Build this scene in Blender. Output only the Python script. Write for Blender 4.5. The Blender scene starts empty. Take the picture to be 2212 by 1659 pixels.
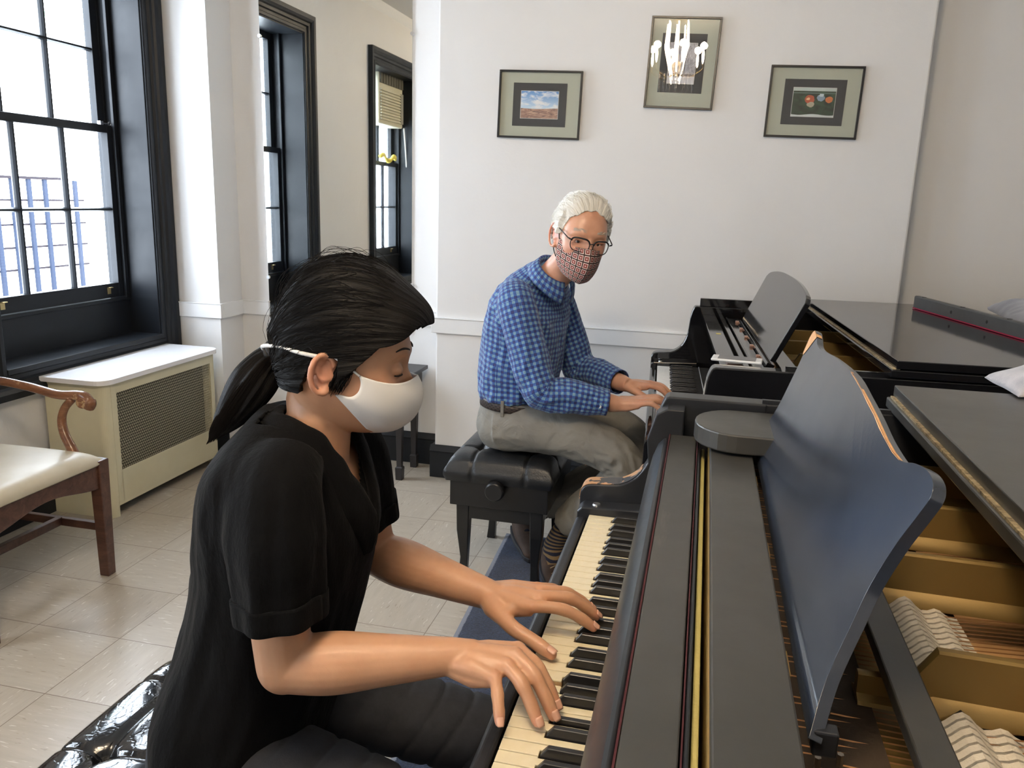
import bpy, bmesh, math, random
import numpy as np
from mathutils import Vector, Matrix, noise as mn
C = bpy.context.scene
COL = C.collection
PI = math.pi
R = math.radians

# ---------------- camera, light, exposure ----------------
def make_camera():
    f, pitch, yaw, roll = 1750.0, R(12.9), R(13.0), R(1.8)
    fwd = Vector((-math.sin(yaw) * math.cos(pitch), math.cos(yaw) * math.cos(pitch), -math.sin(pitch)))
    r0 = Vector((math.cos(yaw), math.sin(yaw), 0)); u0 = r0.cross(fwd)
    right = r0 * math.cos(roll) + u0 * math.sin(roll)
    up = right.cross(fwd)
    cd = bpy.data.cameras.new('camera'); cd.sensor_width = 36.0; cd.lens = f / 2212.0 * 36.0
    cd.clip_start = 0.02; cd.clip_end = 200
    co = bpy.data.objects.new('camera', cd); COL.objects.link(co)
    m = Matrix((right, up, -fwd)).transposed().to_4x4(); m.translation = (0, 0, 1.40)
    co.matrix_world = m
    C.camera = co
make_camera()
vs = C.view_settings
vs.view_transform = 'Standard'; vs.look = 'None'; vs.gamma = 1.0; vs.use_curve_mapping = False
vs.exposure = 0.92
W = bpy.data.worlds.new('world'); C.world = W; W.use_nodes = True
bg = W.node_tree.nodes['Background']; bg.inputs[0].default_value = (0.78, 0.88, 1.0, 1); bg.inputs[1].default_value = 10.0
def portal(y0, y1, z0=0.85, z1=2.45):
    d = bpy.data.lights.new('window_portal', 'AREA'); d.shape = 'RECTANGLE'; d.size = y1 - y0; d.size_y = z1 - z0
    d.cycles.is_portal = True
    o = bpy.data.objects.new('window_portal', d); COL.objects.link(o)
    o.location = (-3.02, (y0 + y1) / 2, (z0 + z1) / 2)
    o.rotation_euler = Matrix(((0, 0, -1), (1, 0, 0), (0, -1, 0))).to_euler() # faces +X
    return o
portal(2.63, 3.60); portal(0.46, 1.43); portal(-1.71, -0.74)

# ---------------- node helpers ----------------
def new_mat(name):
    m = bpy.data.materials.new(name); m.use_nodes = True
    return m, m.node_tree, m.node_tree.nodes['Principled BSDF']
def N(nt, t, **kw):
    n = nt.nodes.new(t)
    for k, v in kw.items():
        if k.startswith('i_'):
            key = k[2:]; key = int(key) if key.isdigit() else key.replace('_', ' ')
            n.inputs[key].default_value = v
        else: setattr(n, k, v)
    return n
def ramp(nt, src, stops, mode='LINEAR'):
    r = nt.nodes.new('ShaderNodeValToRGB'); r.color_ramp.interpolation = mode
    e = r.color_ramp.elements
    while len(e) < len(stops): e.new(0.5)
    for el, (p, c) in zip(e, stops):
        el.position = p; el.color = (*c, 1) if len(c) == 3 else c
    nt.links.new(src, r.inputs[0]); return r
def mixc(nt, fac, a, b):
    m = nt.nodes.new('ShaderNodeMix'); m.data_type = 'RGBA'
    def put(s, v):
        if isinstance(v, (tuple, list)): s.default_value = (*v, 1) if len(v) == 3 else v
        elif isinstance(v, (int, float)): s.default_value = v
        else: nt.links.new(v, s)
    put(m.inputs[0], fac); put(m.inputs[6], a); put(m.inputs[7], b)
    return m.outputs[2]
def math_(nt, op, a, b=None, c=None):
    m = nt.nodes.new('ShaderNodeMath'); m.operation = op
    for i, v in enumerate((a, b, c)):
        if v is None: continue
        if isinstance(v, (int, float)): m.inputs[i].default_value = v
        else: nt.links.new(v, m.inputs[i])
    return m.outputs[0]
def coord(nt, kind='Object', scale=(1, 1, 1), rot=(0, 0, 0)):
    t = nt.nodes.new('ShaderNodeTexCoord'); mp = nt.nodes.new('ShaderNodeMapping')
    mp.inputs['Scale'].default_value = scale; mp.inputs['Rotation'].default_value = rot
    nt.links.new(t.outputs[kind], mp.inputs[0]); return mp.outputs[0]
def noise_(nt, co, scale=5, detail=4, rough=0.5, dist=0.0):
    n = nt.nodes.new('ShaderNodeTexNoise'); n.inputs['Scale'].default_value = scale
    n.inputs['Detail'].default_value = detail; n.inputs['Roughness'].default_value = rough
    n.inputs['Distortion'].default_value = dist
    nt.links.new(co, n.inputs['Vector']); return n
def bump_(nt, bs, h, strength=0.2, dist=0.01):
    b = nt.nodes.new('ShaderNodeBump'); b.inputs['Strength'].default_value = strength; b.inputs['Distance'].default_value = dist
    nt.links.new(h, b.inputs['Height']); nt.links.new(b.outputs[0], bs.inputs['Normal']); return b
def M(name, col, rough=0.5, metal=0.0, coat=0.0, spec=0.5, var=None, vscale=6, bump=None, bscale=40, rvar=None, stretch=(1, 1, 1), sheen=0.0):
    m, nt, bs = new_mat(name)
    bs.inputs['Base Color'].default_value = (*col, 1); bs.inputs['Roughness'].default_value = rough
    bs.inputs['Metallic'].default_value = metal; bs.inputs['Coat Weight'].default_value = coat
    bs.inputs['Coat Roughness'].default_value = 0.08; bs.inputs['Specular IOR Level'].default_value = spec
    if sheen: bs.inputs['Sheen Weight'].default_value = sheen
    co = coord(nt, 'Object', stretch)
    if var:
        n = noise_(nt, co, vscale, 5, 0.6)
        r = ramp(nt, n.outputs[0], [(0.35, col), (0.7, var)])
        nt.links.new(r.outputs[0], bs.inputs['Base Color'])
    if rvar:
        n = noise_(nt, co, vscale * 1.7, 4, 0.6)
        mr = nt.nodes.new('ShaderNodeMapRange'); mr.inputs[1].default_value = 0.3; mr.inputs[2].default_value = 0.7
        mr.inputs[3].default_value = rough; mr.inputs[4].default_value = rvar
        nt.links.new(n.outputs[0], mr.inputs[0]); nt.links.new(mr.outputs[0], bs.inputs['Roughness'])
    if bump:
        n = noise_(nt, co, bscale, 4, 0.6); bump_(nt, bs, n.outputs[0], bump, 0.004)
    return m

# ---------------- object helpers ----------------
def tag(o, label=None, cat=None, group=None, kind=None):
    if label: o['label'] = label
    if cat: o['category'] = cat
    if group: o['group'] = group
    if kind: o['kind'] = kind
    return o
ROOTM = {}
def thing(name, label, cat, loc=(0, 0, 0), rz=0.0, group=None):
    o = bpy.data.objects.new(name, None); COL.objects.link(o); o.empty_display_size = 0.05
    o.location = loc; o.rotation_euler = (0, 0, rz); tag(o, label, cat, group)
    ROOTM[o.name] = Matrix.Translation(loc) @ Matrix.Rotation(rz, 4, 'Z')
    return o
class G:
    """collects geometry for one mesh"""
    def __init__(s): s.v = []; s.f = []; s.uv = {}
    def add(s, V, F, UV=None):
        b = len(s.v); s.v += [tuple(map(float, p)) for p in V]
        for i, f in enumerate(F):
            if UV: s.uv[len(s.f)] = [UV[k] for k in f]
            s.f.append(tuple(b + k for k in f))
        return s
    def box(s, x0, x1, y0, y1, z0, z1, m=None):
        V = [(x, y, z) for x in (x0, x1) for y in (y0, y1) for z in (z0, z1)]
        if m is not None: V = [tuple(m @ Vector(p)) for p in V]
        return s.add(V, [(0, 1, 3, 2), (4, 6, 7, 5), (0, 4, 5, 1), (2, 3, 7, 6), (0, 2, 6, 4), (1, 5, 7, 3)])
    def prism(s, poly, h0, h1, axis='z', m=None):
        """poly of 2D points extruded along axis; z: (x,y) y:(x,z) x:(y,z)"""
        def P(a, b, h):
            p = {'z': (a, b, h), 'y': (a, h, b), 'x': (h, a, b)}[axis]
            return tuple(m @ Vector(p)) if m is not None else p
        n = len(poly); V = [P(a, b, h0) for a, b in poly] + [P(a, b, h1) for a, b in poly]
        F = [tuple(range(n))[::-1], tuple(range(n, 2 * n))] + [(i, (i + 1) % n, n + (i + 1) % n, n + i) for i in range(n)]
        return s.add(V, F)
    def tube(s, pts, rad, n=10, cap=True, squash=None):
        pts = [Vector(p) for p in pts]; k = len(pts)
        rad = [rad] * k if isinstance(rad, (int, float)) else list(rad)
        V = []; prev = None
        for i, p in enumerate(pts):
            t = (pts[min(i + 1, k - 1)] - pts[max(i - 1, 0)]).normalized()
            if prev is None:
                a = Vector((0, 0, 1)) if abs(t.z) < 0.9 else Vector((1, 0, 0))
                u = t.cross(a).normalized()
            else:
                u = (prev - t * prev.dot(t)).normalized()
            prev = u; w = t.cross(u)
            for j in range(n):
                an = 2 * PI * j / n
                V.append(p + (u * math.cos(an) + w * math.sin(an)) * rad[i])
        F = [(i * n + j, i * n + (j + 1) % n, (i + 1) * n + (j + 1) % n, (i + 1) * n + j) for i in range(k - 1) for j in range(n)]
        if cap: F += [tuple(range(n))[::-1], tuple((k - 1) * n + j for j in range(n))]
        return s.add(V, F)
    def cyl(s, p0, p1, r0, r1=None, n=20):
        return s.tube([p0, p1], [r0, r0 if r1 is None else r1], n)
    def ell(s, c, r, n=16, m=8, rot=None):
        V = []; F = []
        for i in range(m + 1):
            th = PI * i / m
            for j in range(n):
                ph = 2 * PI * j / n
                p = Vector((r[0] * math.sin(th) * math.cos(ph), r[1] * math.sin(th) * math.sin(ph), r[2] * math.cos(th)))
                if rot is not None: p = rot @ p
                V.append(Vector(c) + p)
        for i in range(m):
            for j in range(n):
                F.append((i * n + j, (i + 1) * n + j, (i + 1) * n + (j + 1) % n, i * n + (j + 1) % n))
        return s.add(V, F)
    def grid(s, fn, nu, nv, uvs=(1, 1), closeu=False):
        V = []; UV = []
        for j in range(nv + 1):
            for i in range(nu + 1):
                u, v = i / nu, j / nv
                V.append(fn(u, v)); UV.append((u * uvs[0], v * uvs[1]))
        F = [(j * (nu + 1) + i, j * (nu + 1) + i + 1, (j + 1) * (nu + 1) + i + 1, (j + 1) * (nu + 1) + i) for j in range(nv) for i in range(nu)]
        return s.add(V, F, UV)
    def obj(s, name, mat, parent=None, world=True, bevel=0, seg=2, smooth=False, auto=False, subsurf=0, solid=0, weld=False):
        me = bpy.data.meshes.new(name); me.from_pydata(s.v, [], s.f); me.validate()
        if s.uv and len(me.polygons) == len(s.f):
            ul = me.uv_layers.new(name='UVMap')
            for p in me.polygons:
                u = s.uv.get(p.index)
                if u:
                    for li, c in zip(p.loop_indices, u): ul.data[li].uv = c
        bm = bmesh.new(); bm.from_mesh(me)
        if weld: bmesh.ops.remove_doubles(bm, verts=bm.verts, dist=1e-5)
        bmesh.ops.recalc_face_normals(bm, faces=bm.faces); bm.to_mesh(me); bm.free()
        o = bpy.data.objects.new(name, me); COL.objects.link(o)
        if mat: me.materials.append(mat)
        if parent is not None:
            o.parent = parent
            if world:
                m = ROOTM.get(parent.name)
                if m is not None: o.matrix_parent_inverse = m.inverted()
        if solid: md = o.modifiers.new('solid', 'SOLIDIFY'); md.thickness = solid; md.offset = 0
        if bevel:
            md = o.modifiers.new('bevel', 'BEVEL'); md.width = bevel; md.segments = seg; md.limit_method = 'ANGLE'; md.angle_limit = R(40)
            md.harden_normals = False
        if subsurf: md = o.modifiers.new('sub', 'SUBSURF'); md.levels = subsurf; md.render_levels = subsurf
        if smooth:
            for p in me.polygons: p.use_smooth = True
        if auto:
            for p in me.polygons: p.use_smooth = True
            me.shade_flat() if False else None
            try: me.set_sharp_from_angle(angle=R(35))
            except Exception: pass
        return o
def struct(o):
    o['kind'] = 'structure'; return o
def cr(P, t):
    """catmull-rom through control rows, t in 0..len-1"""
    n = len(P); i = min(int(t), n - 2); f = t - i
    p0, p1, p2, p3 = (np.array(P[max(i - 1, 0)], float), np.array(P[i], float), np.array(P[i + 1], float), np.array(P[min(i + 2, n - 1)], float))
    return 0.5 * ((2 * p1) + (-p0 + p2) * f + (2 * p0 - 5 * p1 + 4 * p2 - p3) * f * f + (-p0 + 3 * p1 - 3 * p2 + p3) * f ** 3)
def smooth_path(P, k):
    return [tuple(cr(P, t * (len(P) - 1) / k)) for t in range(k + 1)]
def fbm(x, y, z, o=3):
    return mn.fractal(Vector((x, y, z)), 1.0, 2.0, o)
# ---------------- materials ----------------
def wall_mat(name, col):
    m, nt, bs = new_mat(name)
    bs.inputs['Roughness'].default_value = 0.45; bs.inputs['Base Color'].default_value = (*col, 1)
    co = coord(nt)
    n1 = noise_(nt, co, 3.2, 6, 0.55, 0.6); n2 = noise_(nt, co, 45, 3, 0.6)
    h = math_(nt, 'ADD', math_(nt, 'MULTIPLY', n1.outputs[0], 2.2), math_(nt, 'MULTIPLY', n2.outputs[0], 0.18))
    bump_(nt, bs, h, 0.35, 0.006)
    r = ramp(nt, noise_(nt, co, 1.3, 5, 0.6).outputs[0], [(0.3, tuple(c * 0.96 for c in col)), (0.7, col)])
    nt.links.new(r.outputs[0], bs.inputs['Base Color'])
    return m
wall = wall_mat('wall_paint', (0.80, 0.80, 0.80))
trimw = wall_mat('white_trim_paint', (0.84, 0.85, 0.86))
ceilm = wall_mat('ceiling_paint', (0.72, 0.72, 0.72))
def black_paint():
    m, nt, bs = new_mat('black_gloss_paint')
    co = coord(nt)
    n = noise_(nt, co, 4, 6, 0.6); r = ramp(nt, n.outputs[0], [(0.3, (0.009, 0.011, 0.015)), (0.75, (0.012, 0.015, 0.020))])
    sp = noise_(nt, co, 170, 2, 0.5); rs = ramp(nt, sp.outputs[0], [(0.80, (0, 0, 0)), (0.83, (1, 1, 1))])
    c = mixc(nt, rs.outputs[0], r.outputs[0], (0.05, 0.055, 0.06)); nt.links.new(c, bs.inputs['Base Color'])
    rr = ramp(nt, noise_(nt, co, 9, 4, 0.6).outputs[0], [(0.3, (0.38,) * 3), (0.7, (0.48,) * 3)]); nt.links.new(rr.outputs[0], bs.inputs['Roughness']); bs.inputs['Specular IOR Level'].default_value = 0.32
    bump_(nt, bs, noise_(nt, co, 22, 3, 0.5).outputs[0], 0.05, 0.003)
    return m
bpaint = black_paint()
def floor_mat():
    m, nt, bs = new_mat('vinyl_tile')
    co = coord(nt)
    sx = nt.nodes.new('ShaderNodeSeparateXYZ'); nt.links.new(co, sx.inputs[0])
    T = 0.305
    fx = math_(nt, 'DIVIDE', math_(nt, 'ADD', sx.outputs[0], 1.71 + T * 40), T); fy = math_(nt, 'DIVIDE', math_(nt, 'ADD', sx.outputs[1], -1.985 + T * 40), T)
    def line(f):
        a = math_(nt, 'FRACT', f); b = math_(nt, 'ABSOLUTE', math_(nt, 'SUBTRACT', a, 0.5)); return math_(nt, 'GREATER_THAN', b, 0.4955)
    ln = math_(nt, 'MAXIMUM', line(fx), line(fy))
    cell = nt.nodes.new('ShaderNodeCombineXYZ'); nt.links.new(math_(nt, 'FLOOR', fx), cell.inputs[0]); nt.links.new(math_(nt, 'FLOOR', fy), cell.inputs[1])
    wn = nt.nodes.new('ShaderNodeTexWhiteNoise'); wn.noise_dimensions = '3D'; nt.links.new(cell.outputs[0], wn.inputs['Vector'])
    # streak direction alternates per tile
    par = math_(nt, 'FRACT', math_(nt, 'MULTIPLY', math_(nt, 'ADD', math_(nt, 'FLOOR', fx), math_(nt, 'FLOOR', fy)), 0.5))
    par = math_(nt, 'GREATER_THAN', par, 0.25)
    c1 = coord(nt, 'Object', (6, 42, 1), (0, 0, R(8))); c2 = coord(nt, 'Object', (42, 6, 1), (0, 0, R(8)))
    mv = nt.nodes.new('ShaderNodeMix'); mv.data_type = 'VECTOR'
    nt.links.new(par, mv.inputs[0]); nt.links.new(c1, mv.inputs[4]); nt.links.new(c2, mv.inputs[5])
    n = noise_(nt, mv.outputs[1], 1.0, 5, 0.65, 0.4)
    base = ramp(nt, n.outputs[0], [(0.30, (0.455, 0.405, 0.335)), (0.7, (0.53, 0.48, 0.405))])
    va = nt.nodes.new('ShaderNodeVectorMath'); va.operation = 'SCALE'; va.inputs['Scale'].default_value = 3.2; nt.links.new(mv.outputs[1], va.inputs[0])
    nf = noise_(nt, va.outputs[0], 1.0, 2, 0.5, 0.3)
    wst = ramp(nt, nf.outputs[0], [(0.66, (0, 0, 0)), (0.70, (1, 1, 1))]); dst = ramp(nt, nf.outputs[0], [(0.29, (1, 1, 1)), (0.33, (0, 0, 0))])
    bc = mixc(nt, math_(nt, 'MULTIPLY', wst.outputs[0], 0.75), base.outputs[0], (0.74, 0.71, 0.65)); bc = mixc(nt, math_(nt, 'MULTIPLY', dst.outputs[0], 0.6), bc, (0.27, 0.20, 0.14))
    tint = ramp(nt, wn.outputs[0], [(0.0, (0.88, 0.86, 0.83)), (1.0, (1, 1, 1))])
    mu = nt.nodes.new('ShaderNodeMix'); mu.data_type = 'RGBA'; mu.blend_type = 'MULTIPLY'; mu.inputs[0].default_value = 1
    nt.links.new(bc, mu.inputs[6]); nt.links.new(tint.outputs[0], mu.inputs[7])
    dirt = ramp(nt, noise_(nt, co, 2.5, 6, 0.7).outputs[0], [(0.0, (1, 1, 1)), (1.0, (1, 1, 1))])
    m2 = nt.nodes.new('ShaderNodeMix'); m2.data_type = 'RGBA'; m2.blend_type = 'MULTIPLY'; m2.inputs[0].default_value = 1
    nt.links.new(mu.outputs[2], m2.inputs[6]); nt.links.new(dirt.outputs[0], m2.inputs[7])
    c = mixc(nt, ln, m2.outputs[2], (0.20, 0.15, 0.11)); nt.links.new(c, bs.inputs['Base Color'])
    bs.inputs['Roughness'].default_value = 0.33
    bump_(nt, bs, noise_(nt, co, 14, 3, 0.5).outputs[0], 0.1, 0.004)
    return m
floorm = floor_mat()
def thin_glass(name, amt=0.06, rough=0.0):
    m, nt, bs = new_mat(name); out = nt.nodes['Material Output']
    tr = nt.nodes.new('ShaderNodeBsdfTransparent'); gl = nt.nodes.new('ShaderNodeBsdfGlossy'); gl.inputs['Roughness'].default_value = rough
    mx = nt.nodes.new('ShaderNodeMixShader'); ge = nt.nodes.new('ShaderNodeNewGeometry'); dt = nt.nodes.new('ShaderNodeVectorMath'); dt.operation = 'DOT_PRODUCT'
    nt.links.new(ge.outputs['Normal'], dt.inputs[0]); nt.links.new(ge.outputs['Incoming'], dt.inputs[1])
    f = math_(nt, 'ADD', math_(nt, 'MULTIPLY', math_(nt, 'POWER', math_(nt, 'SUBTRACT', 1.0, math_(nt, 'ABSOLUTE', dt.outputs['Value'])), 5.0), 0.9), amt)
    nt.links.new(f, mx.inputs[0]); nt.links.new(tr.outputs[0], mx.inputs[1]); nt.links.new(gl.outputs[0], mx.inputs[2]); nt.links.new(mx.outputs[0], out.inputs[0])
    return m
glass = thin_glass('window_glass')
mirror = M('mirror_silver', (0.86, 0.885, 0.87), 0.015, 1.0)
radm = M('cream_enamel', (0.70, 0.66, 0.48), 0.35, var=(0.63, 0.58, 0.40), vscale=3, bump=0.06, bscale=30)
formica = M('white_laminate', (0.86, 0.86, 0.88), 0.22, bump=0.03, bscale=20)
darkm = M('dark_void', (0.012, 0.011, 0.010), 0.8)
brass = M('brass', (0.62, 0.47, 0.22), 0.35, 1.0)
steel = M('zinc_steel', (0.72, 0.73, 0.74), 0.3, 1.0)
def wood(name, a, b, c, rough=0.35, sc=1.0, ax=(2, 14, 14), wear=None):
    m, nt, bs = new_mat(name); co = coord(nt, 'Object', tuple(x * sc for x in ax))
    n = noise_(nt, co, 2.2, 6, 0.65, 0.8)
    r = ramp(nt, n.outputs[0], [(0.28, a), (0.5, b), (0.75, c)])
    out = r.outputs[0]
    if wear:
        w = noise_(nt, coord(nt), 16, 5, 0.7); wr = ramp(nt, w.outputs[0], [(0.60, (0, 0, 0)), (0.68, (1, 1, 1))])
        out = mixc(nt, wr.outputs[0], out, wear)
    nt.links.new(out, bs.inputs['Base Color']); bs.inputs['Roughness'].default_value = rough
    bump_(nt, bs, n.outputs[0], 0.12, 0.003)
    return m
mahog = wood('mahogany', (0.035, 0.014, 0.010), (0.085, 0.036, 0.024), (0.14, 0.065, 0.04), 0.3)
armwood = wood('worn_arm_wood', (0.09, 0.035, 0.018), (0.20, 0.085, 0.04), (0.30, 0.14, 0.07), 0.25, wear=(0.42, 0.26, 0.13))
cream_vinyl = M('cream_vinyl', (0.66, 0.61, 0.49), 0.42, var=(0.57, 0.51, 0.38), vscale=5, bump=0.05, bscale=12, coat=0.05)
# ---------------- room shell ----------------
XL, XR, YB, ZC = -2.70, 4.6, -2.6, 2.90
YM, YS, YC = 3.94, 3.73, 3.76
g = G().box(XL - 0.6, XR + 0.1, YB - 0.1, YM + 0.2, -0.1, 0.0); struct(g.obj('floor', floorm))
g = G().box(XL - 0.1, XR + 0.1, YB - 0.1, YM + 0.2, ZC, ZC + 0.1); struct(g.obj('ceiling', ceilm))
# left wall with three openings; the third is unseen, added for daylight
WIN = [(2.63, 3.60), (0.46, 1.43), (-1.71, -0.74)]
ZS, ZT = 0.665, 2.42
g = G(); ys = [YB - 0.1]
for a, b in sorted(WIN): ys += [a, b]
ys += [YM + 0.2]
for i in range(0, len(ys), 2): g.box(XL - 0.262, XL, ys[i], ys[i + 1], 0, ZC)
for a, b in WIN: g.box(XL - 0.262, XL, a, b, 0, ZS - 0.02).box(XL - 0.262, XL, a, b, ZT + 0.02, ZC)
struct(g.obj('wall_left', wall))
g = G().box(XL - 0.3, -2.43, YS, YM + 0.2, 0, ZC)                      # stub pier left of the mirror
struct(g.obj('wall_pier', wall))
g = G().box(-2.43, 4.7, YM, YM + 0.2, 0, ZC); struct(g.obj('wall_back', wall))
g = G().box(-1.262, 0.822, YC, YM, 0, ZC); struct(g.obj('wall_chimney_breast', wall, bevel=0.008))
g = G().box(XL, XR + 0.1, YB - 0.1, YB, 0, ZC); struct(g.obj('wall_behind', wall))
g = G().box(XR, XR + 0.1, YB, YM, 0, ZC); struct(g.obj('wall_right', wall))
# chair rails
def rail(name, x0, x1, y, z0=0.745, z1=0.822, d=0.016):
    pr = [(y, z0), (y - d, z0), (y - d, z1 - 0.006), (y - d - 0.004, z1 - 0.004), (y - d - 0.004, z1), (y, z1)]
    return struct(G().prism(pr, x0, x1, 'x').obj(name, trimw, bevel=0.002))
rail('trim_1', -1.282, 0.842, YC)
rail('trim_2', XL + 0.0, -2.415, YS)
rail('trim_3', -2.43, -2.262, YM); rail('trim_4', -1.452, -1.262, YM)
g = G().box(-2.43, -2.412, YS, YM, 0.745, 0.822); struct(g.obj('trim_5', trimw, bevel=0.002))
# ceiling cove mouldings
g = G()
g.prism([(XL, ZC), (XL + 0.035, ZC), (XL + 0.03, ZC - 0.02), (XL + 0.012, ZC - 0.055), (XL, ZC - 0.07)], YB, YM, 'y')
struct(g.obj('trim_6', trimw))
# black baseboards
def base(name, poly, d=0.018, h=0.17):
    g = G()
    for (x0, y0), (x1, y1) in zip(poly[:-1], poly[1:]):
        t = Vector((x1 - x0, y1 - y0, 0)); L = t.length; t.normalize(); n = Vector((t.y, -t.x, 0))
        m = Matrix.Translation((x0, y0, 0)) @ Matrix((t, n, (0, 0, 1))).transposed().to_4x4()
        g.prism([(0, 0), (d, 0), (d, h - 0.035), (d + 0.006, h - 0.03), (d * 0.5, h), (0, h)], -0.0, L + 0.0, 'x', m)
    return struct(g.obj(name, bpaint, bevel=0.002))
base('baseboard_back', [(-2.43, YM), (-1.262, YM)]); 
base('baseboard_chimney', [(-1.262 - 0.02, YC), (0.842, YC)])
struct(G().box(-1.282, -1.262, YC, YM, 0, 0.165).obj('baseboard_chimney_side', bpaint, bevel=0.002))
base('baseboard_back_right', [(0.822, YM), (XR, YM)])
base('baseboard_pier', [(XL, YS), (-2.41, YS)])
def lb(name, y0, y1): return struct(G().box(XL, XL + 0.02, y0, y1, 0, 0.165).obj(name, bpaint, bevel=0.003))
lb('baseboard_left', YB, YS)

# ---------------- windows ----------------
def window(idx, y0, y1, full=True):
    root = bpy.data.objects.new('window_%d' % idx, None); COL.objects.link(root); root.location = (XL, (y0 + y1) / 2, ZS)  # window_3 is unseen, added for daylight
    root['kind'] = 'structure'; ROOTM[root.name] = Matrix.Translation(root.location)
    xb = XL - 0.165                                                # back plane of the deep reveal
    g = G()                                                        # moulded casing: stepped profile swept on four sides
    prof = [(0.0, 0.0), (0.012, 0.0), (0.016, 0.006), (0.016, 0.022), (0.010, 0.027), (0.010, 0.044), (0.022, 0.050), (0.022, 0.068), (0.032, 0.076), (0.040, 0.092), (0.040, 0.118), (0.0, 0.118)]
    ring = [(y0, ZS), (y1, ZS), (y1, ZT), (y0, ZT)]; sg = [(-1, -1), (1, -1), (1, 1), (-1, 1)]
    V = []
    for (yy, zz), (sy, sz) in zip(ring, sg):
        for d, w in prof: V.append((XL + d, yy + sy * w, zz + sz * w))
    k = len(prof); F = [(c * k + i, c * k + i + 1, ((c + 1) % 4) * k + i + 1, ((c + 1) % 4) * k + i) for c in range(4) for i in range(k - 1)]
    g.add(V, F); g.obj('window_casing', bpaint, root)
    g = G()                                                        # reveal panels (folded shutters) and the window seat
    g.box(xb, XL + 0.006, y1 - 0.006, y1 + 0.004, ZS, ZT); g.box(xb, XL + 0.006, y0 - 0.004, y0 + 0.006, ZS, ZT)
    g.box(xb - 0.14, XL + 0.006, y0, y1, ZT - 0.006, ZT + 0.022)
    g.box(xb, XL + 0.02, y0 - 0.003, y1 + 0.003, ZS - 0.022, ZS + 0.002)
    g.box(xb - 0.01, xb, y0, y1, ZS, 0.845)                         # panel below the sashes
    g.obj('window_reveal', bpaint, root, bevel=0.002)
    g = G().box(xb - 0.135, xb + 0.012, y0, y1, 0.835, 0.852)
    g.obj('window_stool', bpaint, root, bevel=0.003)
    g = G()                                                        # jamb with stops
    for s, yy in ((1, y1), (-1, y0)):
        a, b = sorted((yy, yy - s * 0.012)); g.box(xb - 0.105, xb, a, yy + 0.004, 0.845, ZT) if s > 0 else g.box(xb - 0.105, xb, yy - 0.004, b, 0.845, ZT)
        a, b = sorted((yy - s * 0.012, yy - s * 0.034)); g.box(xb - 0.004, xb + 0.012, a, b, 0.845, ZT)
        a, b = sorted((yy - s * 0.012, yy - s * 0.022)); g.box(xb - 0.058, xb - 0.048, a, b, 0.845, ZT)
    g.obj('window_jamb', bpaint, root, bevel=0.0015)
    def sash(name, x, za, zb, bot, top, hw=0.019):
        g = G(); st = 0.052; a0, a1 = y0 + 0.014, y1 - 0.014
        g.box(x - hw, x + hw, a0, a0 + st, za, zb); g.box(x - hw, x + hw, a1 - st, a1, za, zb)
        g.box(x - hw, x + hw, a0 + st, a1 - st, za, za + bot); g.box(x - hw, x + hw, a0 + st, a1 - st, zb - top, zb)
        gy0, gy1 = a0 + st, a1 - st; gz0, gz1 = za + bot, zb - top
        for i in (1, 2):
            yy = gy0 + (gy1 - gy0) * i / 3
            g.prism([(x - 0.017, yy - 0.004), (x - 0.017, yy + 0.004), (x - 0.004, yy + 0.011), (x + 0.006, yy + 0.009), (x + 0.017, yy + 0.004), (x + 0.017, yy - 0.004), (x + 0.006, yy - 0.009), (x - 0.004, yy - 0.011)], gz0, gz1, 'z')
        zz = (gz0 + gz1) / 2
        g.prism([(x - 0.017, zz - 0.004), (x - 0.017, zz + 0.004), (x - 0.004, zz + 0.010), (x + 0.016, zz + 0.004), (x + 0.016, zz - 0.004), (x - 0.004, zz - 0.010)], gy0, gy1, 'y')
        g.obj(name, bpaint, root, bevel=0.0015)
        G().add([(x - 0.003, gy0 - 0.005, gz0 - 0.005), (x - 0.003, gy1 + 0.005, gz0 - 0.005), (x - 0.003, gy1 + 0.005, gz1 + 0.005), (x - 0.003, gy0 - 0.005, gz1 + 0.005)], [(0, 1, 2, 3)]).obj('window_pane', glass, root)
    sash('window_lower_sash', xb - 0.024, 0.855, 1.685, 0.070, 0.036)
    sash('window_upper_sash', xb - 0.070, 1.655, ZT - 0.0, 0.036, 0.05)
    if full:
        g = G()                                                    # sash chain hanging in its channel
        for k in range(56):
            z = ZT - 0.02 - k * 0.013; m = Matrix.Translation((xb - 0.064, y1 - 0.017, z)) @ Matrix.Rotation(PI / 2 * (k % 2), 4, 'Z')
            pts = [tuple(m @ Vector((0.0035 * math.cos(a), 0, 0.0085 * math.sin(a)))) for a in [2 * PI * j / 8 for j in range(9)]]
            g.tube(pts, 0.0013, 5, False)
        g.obj('sash_chain', steel, root)
        g = G(); g.box(xb - 0.03, xb - 0.012, y1 - 0.098, y1 - 0.078, 1.685, 1.703)
        g.cyl((xb - 0.02, y1 - 0.10, 1.694), (xb - 0.02, y1 - 0.035, 1.694), 0.003, n=8)
        pts = [(xb - 0.02, y1 - 0.026 + 0.009 * math.cos(a), 1.694 + 0.009 * math.sin(a)) for a in [2 * PI * j / 12 for j in range(13)]]
        g.tube(pts, 0.0028, 6, False); g.obj('sash_bolt', steel, root, auto=True)
        for yy in (y1 - 0.14, y1 - 0.78):                          # small brass finger lifts on the bottom rail
            g = G().box(xb - 0.005, xb - 0.002, yy - 0.012, yy + 0.012, 0.875, 0.905).box(xb - 0.005, xb + 0.014, yy - 0.012, yy + 0.012, 0.905, 0.909)
            g.obj('sash_lift', brass, root, bevel=0.001)
    return root
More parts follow.
